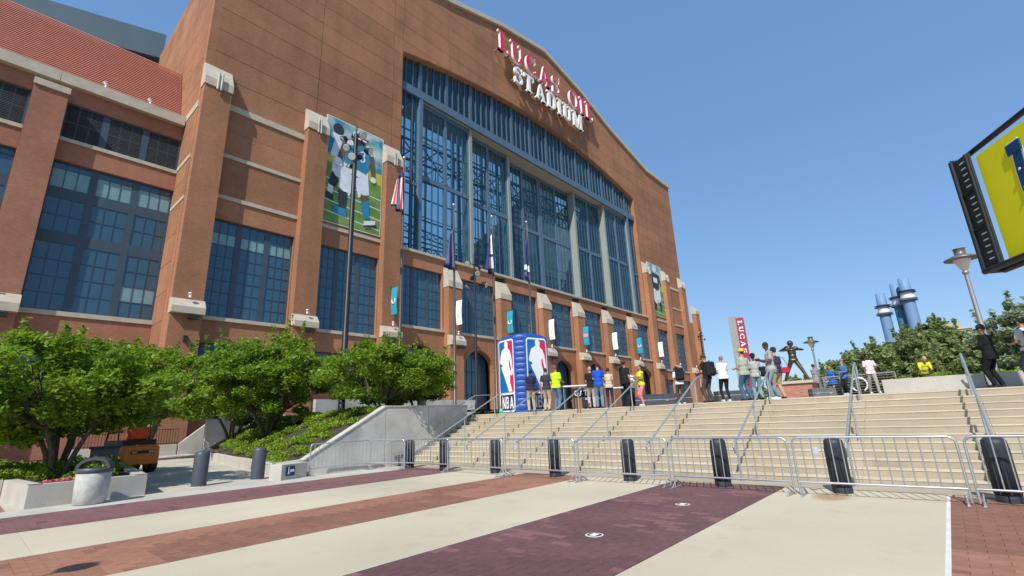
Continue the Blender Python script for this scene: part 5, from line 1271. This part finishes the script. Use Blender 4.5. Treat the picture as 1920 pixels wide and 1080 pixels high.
        cap(b, wr+f*.03+side*.02, wr+f*.075+side*.055+nrm*.012, .014, .011); cap(b, wr+f*.075+side*.055+nrm*.012, wr+f*.105+side*.06+nrm*.022, .011, .009)
    for hp, kn, an in leg: cap(b, hp, kn, .078*(.5+.5*fat), .054); cap(b, kn, kn.lerp(an, .35), .052, .054); cap(b, kn.lerp(an, .35), an, .054, .034); cap(b, an, an+V((.12, 0, -.05)), .034, .03)
    remesh(b, 'body', bronze or skin, t, .013)
    # shirt
    gg = .016
    b = MB(); tor(b, gg)
    for s0, el, wr, f in arm:
        if sleeve == 'none': cap(b, s0, s0.lerp(el, .05), .06, .06)
        elif sleeve == 'short': cap(b, s0, s0.lerp(el, .66), .060*(.6+.4*fat), .058)
        else: cap(b, s0, el, .061*(.6+.4*fat), .053); cap(b, el, wr.lerp(el, .02), .056, .042)
    cap(b, V((0, .055, hipz-.01)), V((0, -.055, hipz-.01)), .118*fat+gg, .118*fat+gg)
    hem = hipz-(.14 if sleeve == 'jacket' else .055)
    if sleeve == 'jacket': cap(b, V((0, .05, hipz-.1)), V((0, -.05, hipz-.1)), .125*fat+gg, .125*fat+gg)
    if sleeve == 'long' and female is False and fat > 1.02: b.ball((0, 0, hipz-.05), 1, 12, 8, 0, (.13*fat, .17, .14))
    cap(b, nk-V((0, 0, .03)), nk-V((0, 0, .005)), .066, .062)
    remesh(b, 'shirt' if sleeve != 'jacket' else 'jacket', bronze or cmat(shirt), t, .015, hem)
    b = MB()
    if legs != 'bare':
        b.ball((0, 0, hipz-.0), 1, 14, 9, 0, (.128*fat, .168*(.5+.5*fat)*(1.04 if female else 1), .12))
        for hp, kn, an in leg:
            tight = legs == 'tight'
            cap(b, hp, kn, .098*(.45+.55*fat)*(.92 if tight else 1), .066 if tight else .078)
            if legs in ('trousers', 'tight'): cap(b, kn, kn.lerp(an, .35), .064 if tight else .076, .062 if tight else .07); cap(b, kn.lerp(an, .35), an+V((0, 0, .0)), .062 if tight else .07, .043 if tight else .062)
        remesh(b, 'trousers', bronze or cmat(pants), t, .015)
    if skirt:
        b = MB(); b.lathe([(.13, .30), (.145, .26), (.17, .12), (.215, -.14), (.225, -.28), (.21, -.27)], (0, 0, hipz), 20); b.build('skirt', cmat(skirt), t)
    for i, (hp, kn, an) in enumerate(leg):
        b = MB(); b.ball((an.x+.0, an.y, .05), 1, 10, 7, 0, (.055, .045, .05)); b.ball((an.x+.10, an.y, .04), 1, 10, 7, 0, (.10, .048, .042)); b.box(an.x-.05, an.x+.18, an.y-.045, an.y+.045, 0, .03)
        remesh(b, 'shoe', bronze or shoes, t, .012)
    if helmet:
        b = MB(); b.ball(hd_((-.01, 0, .03)), 1, 18, 12, 0, (.145, .125, .14)); remesh(b, 'helmet', bronze, t, .012)
        fm = MB(); 
        for zz in (-.03, -.07, -.105): fm.path([hd_((.06, -.10, zz)), hd_((.15, -.05, zz)), hd_((.155, .05, zz)), hd_((.06, .10, zz))], .009, 5)
        fm.path([hd_((.15, 0, .02)), hd_((.158, 0, -.11))], .009, 5); fm.build('face_guard', BLACK, t)
        pd = MB(); 
        for q in (0, 1): pd.ball(sh[q]+V((0, 0, .02)), 1, 14, 9, 0, (.13, .12, .10))
        pd.ball(up((.02, 0, 1.38)), 1, 14, 9, 0, (.15, .2, .09)); remesh(pd, 'shoulder_pads', bronze, t, .014)
    elif not bald:
        b = MB(); b.ball(hd_((-.026, 0, .035)), 1, 14, 10, 0, (.093, .083, .098))
        if longhair: b.ball(hd_((-.06, 0, -.04)), 1, 12, 8, 0, (.06, .08, .12)); b.ball(hd_((-.07, 0, -.14)), 1, 12, 8, 0, (.045, .06, .10))
        remesh(b, 'hair', cmat(hair, .6), t, .014)
    if hat:
        b = MB(); b.lathe([(.098, 0), (.10, .03), (.088, .075), (.05, .105), (.01, .115)], n=16)
        if hat == 'cap': b.prism([(.05, -.075), (.12, -.07), (.17, -.04), (.18, 0), (.17, .04), (.12, .07), (.05, .075)], .0, .012, 'z')
        else: b.lathe([(.095, -.002), (.16, -.004), (.165, .004), (.095, .012)], n=20)
        o = b.build('cap' if hat == 'cap' else 'hat', cmat(hatc), t); o.location = hd_((-.015, 0, .055)); o.rotation_euler = (0, hp_, R(turn))
    if not bronze:
        for sg_ in (1, -1): e = MB().ball(hd_((.075, .03*sg_, .012)), .009, 6, 4).build('eye', BLACK, t)
        MB().ball(hd_((.082, 0, -.055)), 1, 8, 5, 0, (.006, .02, .005)).build('mouth', mat('lips', (.25, .08, .06), .5), t)
    return t, arm, up
def backpack(lab, x, y, face, col, s=1.0, z=None, zc=1.22, off=-.22):
    z = plz(x) if z is None else z
    f = Vector((math.cos(R(face)), math.sin(R(face)))); t = thing('backpack', lab, 'backpack', (x+f.x*off, y+f.y*off, z+zc), R(face))
    t.scale = (s, s, s)
    o = MB().box(-.09, .08, -.16, .16, -.24, .24).build('pack_body', cmat(col), t); bv = o.modifiers.new('bevel', 'BEVEL'); bv.width = .06; bv.segments = 4
    o = MB().box(-.15, -.085, -.12, .12, -.2, .03).build('front_pocket', cmat(col), t); bv = o.modifiers.new('bevel', 'BEVEL'); bv.width = .03; bv.segments = 3
    for sg_ in (1, -1): MB().path([(.08, sg_*.1, .2), (.2, sg_*.115, .25), (.34, sg_*.12, .1), (.34, sg_*.13, -.1), (.1, sg_*.14, -.2)], .018, 6).build('strap', cmat(col), t)
    MB().path([(.02, -.03, .24), (.02, -.02, .28), (.02, .02, .28), (.02, .03, .24)], .008, 5).build('handle', cmat(col), t)
    return t
NV = (.022, .02, .05); KH = (.42, .34, .24); JN = (.10, .16, .24); BK = (.013, .013, .015); DG = (.06, .055, .055)
person('man in navy polo and khaki trousers, back turned, left in front of the blue inflatable', 17.2, 14.1, 1.90, 50, SK_D, shirt=NV, pants=KH, arms=('relax', 'down'))
person('dark-haired man in navy polo and khaki trousers, directly left of the neon shirt', 17.3, 13.3, 1.88, 20, SK_L, shirt=(.035, .03, .055), pants=KH, arms=('pocket', 'relax'))
person('man in bright neon yellow shirt and blue jeans', 17.25, 12.72, 1.94, 5, SK_T, (.12, .09, .06), (.48, .75, .02), JN, ('front', 'front'), fat=1.12)
person('bald man in black shirt and pale trousers beside the blue shirt', 17.9, 11.35, 1.78, 35, SK_L, shirt=BK, pants=(.42, .38, .34), arms=('front', 'relax'), bald=True)
person('man in bright blue shirt and pale jeans', 17.4, 10.65, 1.84, 30, SK_L, shirt=(.012, .07, .42), pants=(.14, .2, .28), arms=('front', 'front'), fat=1.12)
person('woman in beige top and dark trousers right of the blue shirt', 17.7, 10.35, 1.62, 25, SK_T, shirt=(.5, .4, .3), pants=(.03, .035, .06), arms=('front', 'front'), female=True, legs='tight')
person('heavy man all in black holding out an arm', 18.05, 9.75, 1.86, -20, SK_T, shirt=BK, pants=BK, arms=('reach', 'relax'), fat=1.2)
person('woman in yellow and black top with pink trousers', 18.5, 9.3, 1.66, 150, SK_T, shirt=(.55, .55, .02), pants=(.7, .2, .22), arms=('cross', 'reach'), female=True, legs='tight', sleeve='none', shoes=SHOE_W)
person('woman in white top mostly hidden behind the heavy man in black', 19.1, 10.1, 1.55, 200, SK_T, shirt=(.7, .7, .7), pants=BK, arms=('front', 'front'), female=True)
person('man bending his head under a black backpack, in white shirt and dark trousers', 20.0, 8.3, 1.62, 40, SK_L, shirt=(.65, .68, .72), pants=DG, arms=('front', 'front'), lean=16, head=45, shoes=SHOE_W, fat=1.1)
backpack('large black backpack on the man with the bent head', 20.0, 8.3, 40, BK, 1.1, zc=1.22, off=-.12)
person('man in black tee and dark trousers looking down, wearing a tall black backpack', 18.8, 6.7, 1.78, 70, SK_L, shirt=BK, pants=DG, arms=('front', 'relax'), head=25, hat='cap', hatc=(.05, .045, .02))
backpack('tall black backpack on the man in the black tee', 18.8, 6.7, 70, (.018, .018, .02), 1.15, zc=1.24, off=-.2)
person('grey-haired woman in loose white shirt and black trousers', 18.8, 6.1, 1.68, 40, SK_L, (.22, .18, .15), (.72, .74, .80), BK, ('front', 'front'), female=True, fat=1.15, legs='tight', shoes=SHOE_W)
person('man in yellow cap, pale green shirt and blue jeans', 18.3, 5.2, 1.78, 60, SK_L, shirt=(.32, .36, .28), pants=(.05, .11, .18), arms=('front', 'front'), hat='cap', hatc=(.65, .45, .02), fat=1.08)
person('person in dark cap and pale blue jeans behind the yellow cap', 20.2, 5.35, 1.74, 30, SK_D, shirt=(.35, .36, .34), pants=(.18, .28, .36), arms=('front', 'front'), hat='cap', hatc=BK)
backpack('black camera bag slung at the hip beside the yellow-capped man', 19.3, 4.85, 30, BK, .75, zc=.98, off=-.15)
person('tall man in grey tee looking down at a phone, grey garment round his waist', 17.35, 4.1, 1.84, 115, SK_D, (.02, .015, .01), (.33, .31, .30), (.16, .22, .26), ('phone', 'phone'), head=35, turn=15, shoes=SHOE_W, step=.2)
o = MB().lathe([(.14, 0), (.165, -.04), (.175, -.16), (.165, -.24), (.14, -.24)], n=18).build('waist_garment', cmat((.25, .26, .28))); o.location = (17.35, 4.1, ZT+1.06); o['label'] = 'grey hooded top tied round the waist of the man with the phone'; o['category'] = 'garment'
o = MB().box(-.035, .035, -.005, .005, -.07, .07).build('phone', BLACK); o.location = (17.2, 4.47, ZT+1.22); o.rotation_euler = (.7, 0, .3); o['label'] = 'black phone in the hands of the tall man in grey'; o['category'] = 'phone'
person('man in navy tee, dark cap and khaki trousers with a red bag', 19.1, 4.34, 1.78, 60, SK_L, shirt=(.03, .035, .07), pants=(.40, .27, .17), arms=('relax', 'relax'), hat='cap', hatc=(.02, .03, .03), fat=1.08)
t = thing('shoulder_bag', 'small red shoulder bag of the man in the navy tee', 'bag', (18.95, 4.02, ZT+1.0)); o = MB().box(-.07, .07, -.12, .12, -.1, .1).build('bag_body', cmat((.45, .02, .03)), t); bv = o.modifiers.new('bevel', 'BEVEL'); bv.width = .03; bv.segments = 3; MB().path([(0, -.11, .1), (.0, .02, .42), (.0, .12, .48)], .01, 5).build('strap', BLACK, t)
person('woman in bright blue dress seen from behind', 32.0, 4.6, 1.64, 160, SK_T, (.25, .16, .06), (.01, .10, .42), BK, ('front', 'front'), female=True, sleeve='short', legs='bare', skirt=(.01, .10, .42), longhair=True)
backpack('dark backpack on the woman in the blue dress', 32.0, 4.6, 160, (.04, .03, .05), .9, zc=1.1, off=-.2)
person('man in blue blazer, black trousers and cap, beside the blue dress', 30.0, 3.75, 1.78, 150, SK_L, (.25, .12, .06), (.06, .14, .32), BK, ('front', 'relax'), sleeve='jacket', hat='cap', hatc=(.25, .15, .12), shoes=SHOE_W)
person('man in pink shirt and khaki trousers walking towards the stairs', 28.0, 2.45, 1.8, 200, SK_D, (.01, .01, .01), (.78, .55, .66), (.30, .27, .22), ('hip', 'relax'), step=.45, shoes=SHOE_W, fat=1.1)
person('man in grey long-sleeved top greeting the woman in the blue dress', 31.0, 5.2, 1.76, -30, SK_T, (.03, .02, .02), (.22, .23, .22), (.18, .18, .19), ('reach', 'front'), sleeve='jacket', fat=1.08)
person('man in black suit and flat cap with his back turned, at the right', 20.5, -1.22, 1.88, 60, SK_T, (.02, .02, .02), (.008, .008, .010), (.008, .008, .010), ('front', 'front'), sleeve='jacket', hat='cap', hatc=(.025, .022, .02), fat=1.1, width=.04, head=20, step=.03)
person('person in grey shirt and dark trousers with a black backpack, cut by the right edge', 19.6, -1.98, 1.88, 40, SK_L, (.02, .015, .01), (.5, .5, .52), (.03, .035, .045), ('front', 'front'), width=.03)
backpack('black backpack on the person at the right edge', 19.6, -1.98, 40, (.015, .017, .025), 1.1, zc=1.25, off=-.2)
person('person in yellow top crouching among the bright plants behind the low wall', 24.3, .5, 1.6, 200, SK_L, (.35, .22, .10), (.6, .6, .03), BK, ('front', 'front'), crouch=.9, lean=35, head=20, z=2.1)
BRZ = mat('bronze', (.09, .075, .055), .38, metal=.7, var=.25, scale=6)
person('bronze statue of a football player drawing back to throw, on the brick pedestal', 30.2, 5.95, 2.2, 195, bronze=BRZ, shirt=(0, 0, 0), arms=('throwfront', 'throwback'), step=.35, width=.32, helmet=True, z=3.06, name='statue', cat='statue', fat=1.12)

# ------------------------------------------------------------------ things standing about on the plaza
def table(lab, x, y, rz, L=1.8, h=1.05, top=WHITE, g='folding tables on the plaza'):
    t = thing('folding_table', lab, 'table', (x, y, ZT), rz, g)
    MB().box(-L/2, L/2, -.35, .35, h-.04, h).build('table_top', top, t)
    for a in (-1, 1):
        for c_ in (-1, 1): MB().tube((a*(L/2-.1), c_*.28, 0), (a*(L/2-.1), c_*.28, h-.04), .018).build('leg', GALV, t)
table('high pale table right of the man in the neon shirt', 18.3, 12.0, R(-60), 1.9)
table('low table with dark boxes left of the heavy man in black', 19.4, 10.9, R(-60), 1.5, .9)
def case(lab, x, y, rz, w_=1.2, d_=.6, h=.7, c_=(.03, .03, .035)):
    t = thing('equipment_case', lab, 'case', (x, y, ZT), rz, 'dark equipment cases on the plaza')
    o = MB().box(-w_/2, w_/2, -d_/2, d_/2, .08, h).build('case_body', cmat(c_), t); bv = o.modifiers.new('bevel', 'BEVEL'); bv.width = .02
    MB().box(-w_/2-.01, w_/2+.01, -d_/2-.01, d_/2+.01, h*.62, h*.62+.03).build('lid_seam', GALV, t)
    for a in (-1, 1): MB().box(a*w_*.3-.05, a*w_*.3+.05, -d_/2-.02, -d_/2, h*.52, h*.64).build('latch', GALV, t)
    for a in (-1, 1):
        for e in (-1, 1): MB().tube((a*(w_/2-.12), e*(d_/2-.1)-.02, .05), (a*(w_/2-.12), e*(d_/2-.1)+.02, .05), .05).build('caster', BLACK, t)
case('dark case under the high pale table', 18.9, 11.9, R(-60), 1.0, .6, .8)
case('long dark case left of the man with the bent head', 23.0, 10.4, R(-55), 2.4, .8, .62, (.05, .055, .07))
case('second long dark case beside the pink trousers', 21.6, 10.3, R(-55), 1.8, .7, .5, (.06, .065, .08))
case('dark case between the white-shirted woman and the yellow cap', 22.5, 7.0, R(-50), 1.5, .6, .55, (.07, .075, .09))
case('grey case at the feet of the man in the grey long-sleeved top', 28.2, 4.6, R(-60), 1.0, .6, .6, (.12, .12, .13))
case('small dark case at the left end of the stairs top', 19.6, 17.2, R(-50), .9, .6, 1.2, (.03, .035, .04))
gs = thing('gate_sign', 'small dark sign with pale GATE lettering above the high table', 'sign', (24, 15.75, ZT), R(-50)); gs.scale = (.6, .6, .75)
MB().box(-1.1, 1.1, -.03, .03, 1.0, 1.75).build('board', BLACK, gs); MB().box(-1.0, -.9, -.03, .03, 0, 1.0).box(.9, 1.0, -.03, .03, 0, 1.0).build('sign_leg', BLACK, gs)
g = MB(); xx = -.9
for ch in 'GATE':
    for q, poly in enumerate(glyph(ch)[1]): g.prism([(xx+p[0]*.46, 1.18+p[1]*.4) for p in poly], -.05-.001*q, -.031, 'y')
    xx += glyph(ch)[0]*.46+.07
g.build('lettering', WHITE, gs)
o = MB().ball((0, 0, .11), .12, 12, 8).build('green_ball', mat('green_ball', (.08, .6, .2), .5)); o.location = (17.3, 16.1, ZT); o['label'] = 'small bright green ball on the top step left of the inflatable'; o['category'] = 'ball'
t = thing('white_cylinder_bin', 'white rounded bin by the first flagpole above the stair wall', 'bin', (16.6, 21.3, 2.2)); MB().lathe([(.22, 0), (.24, .05), (.24, .75), (.2, .78)], n=18).build('bin_body', WHITE, t); MB().lathe([(.25, .78), (.25, .84), (.16, 1.0), (.03, 1.04)], n=18).build('bin_lid', BLACK, t)

lamp('unseen lamp post added left of the picture to cast a shadow on the orange band', (-3.1, 7.3, 0), 5.0, .42)  # added out of view so that its shadow streaks the near paving
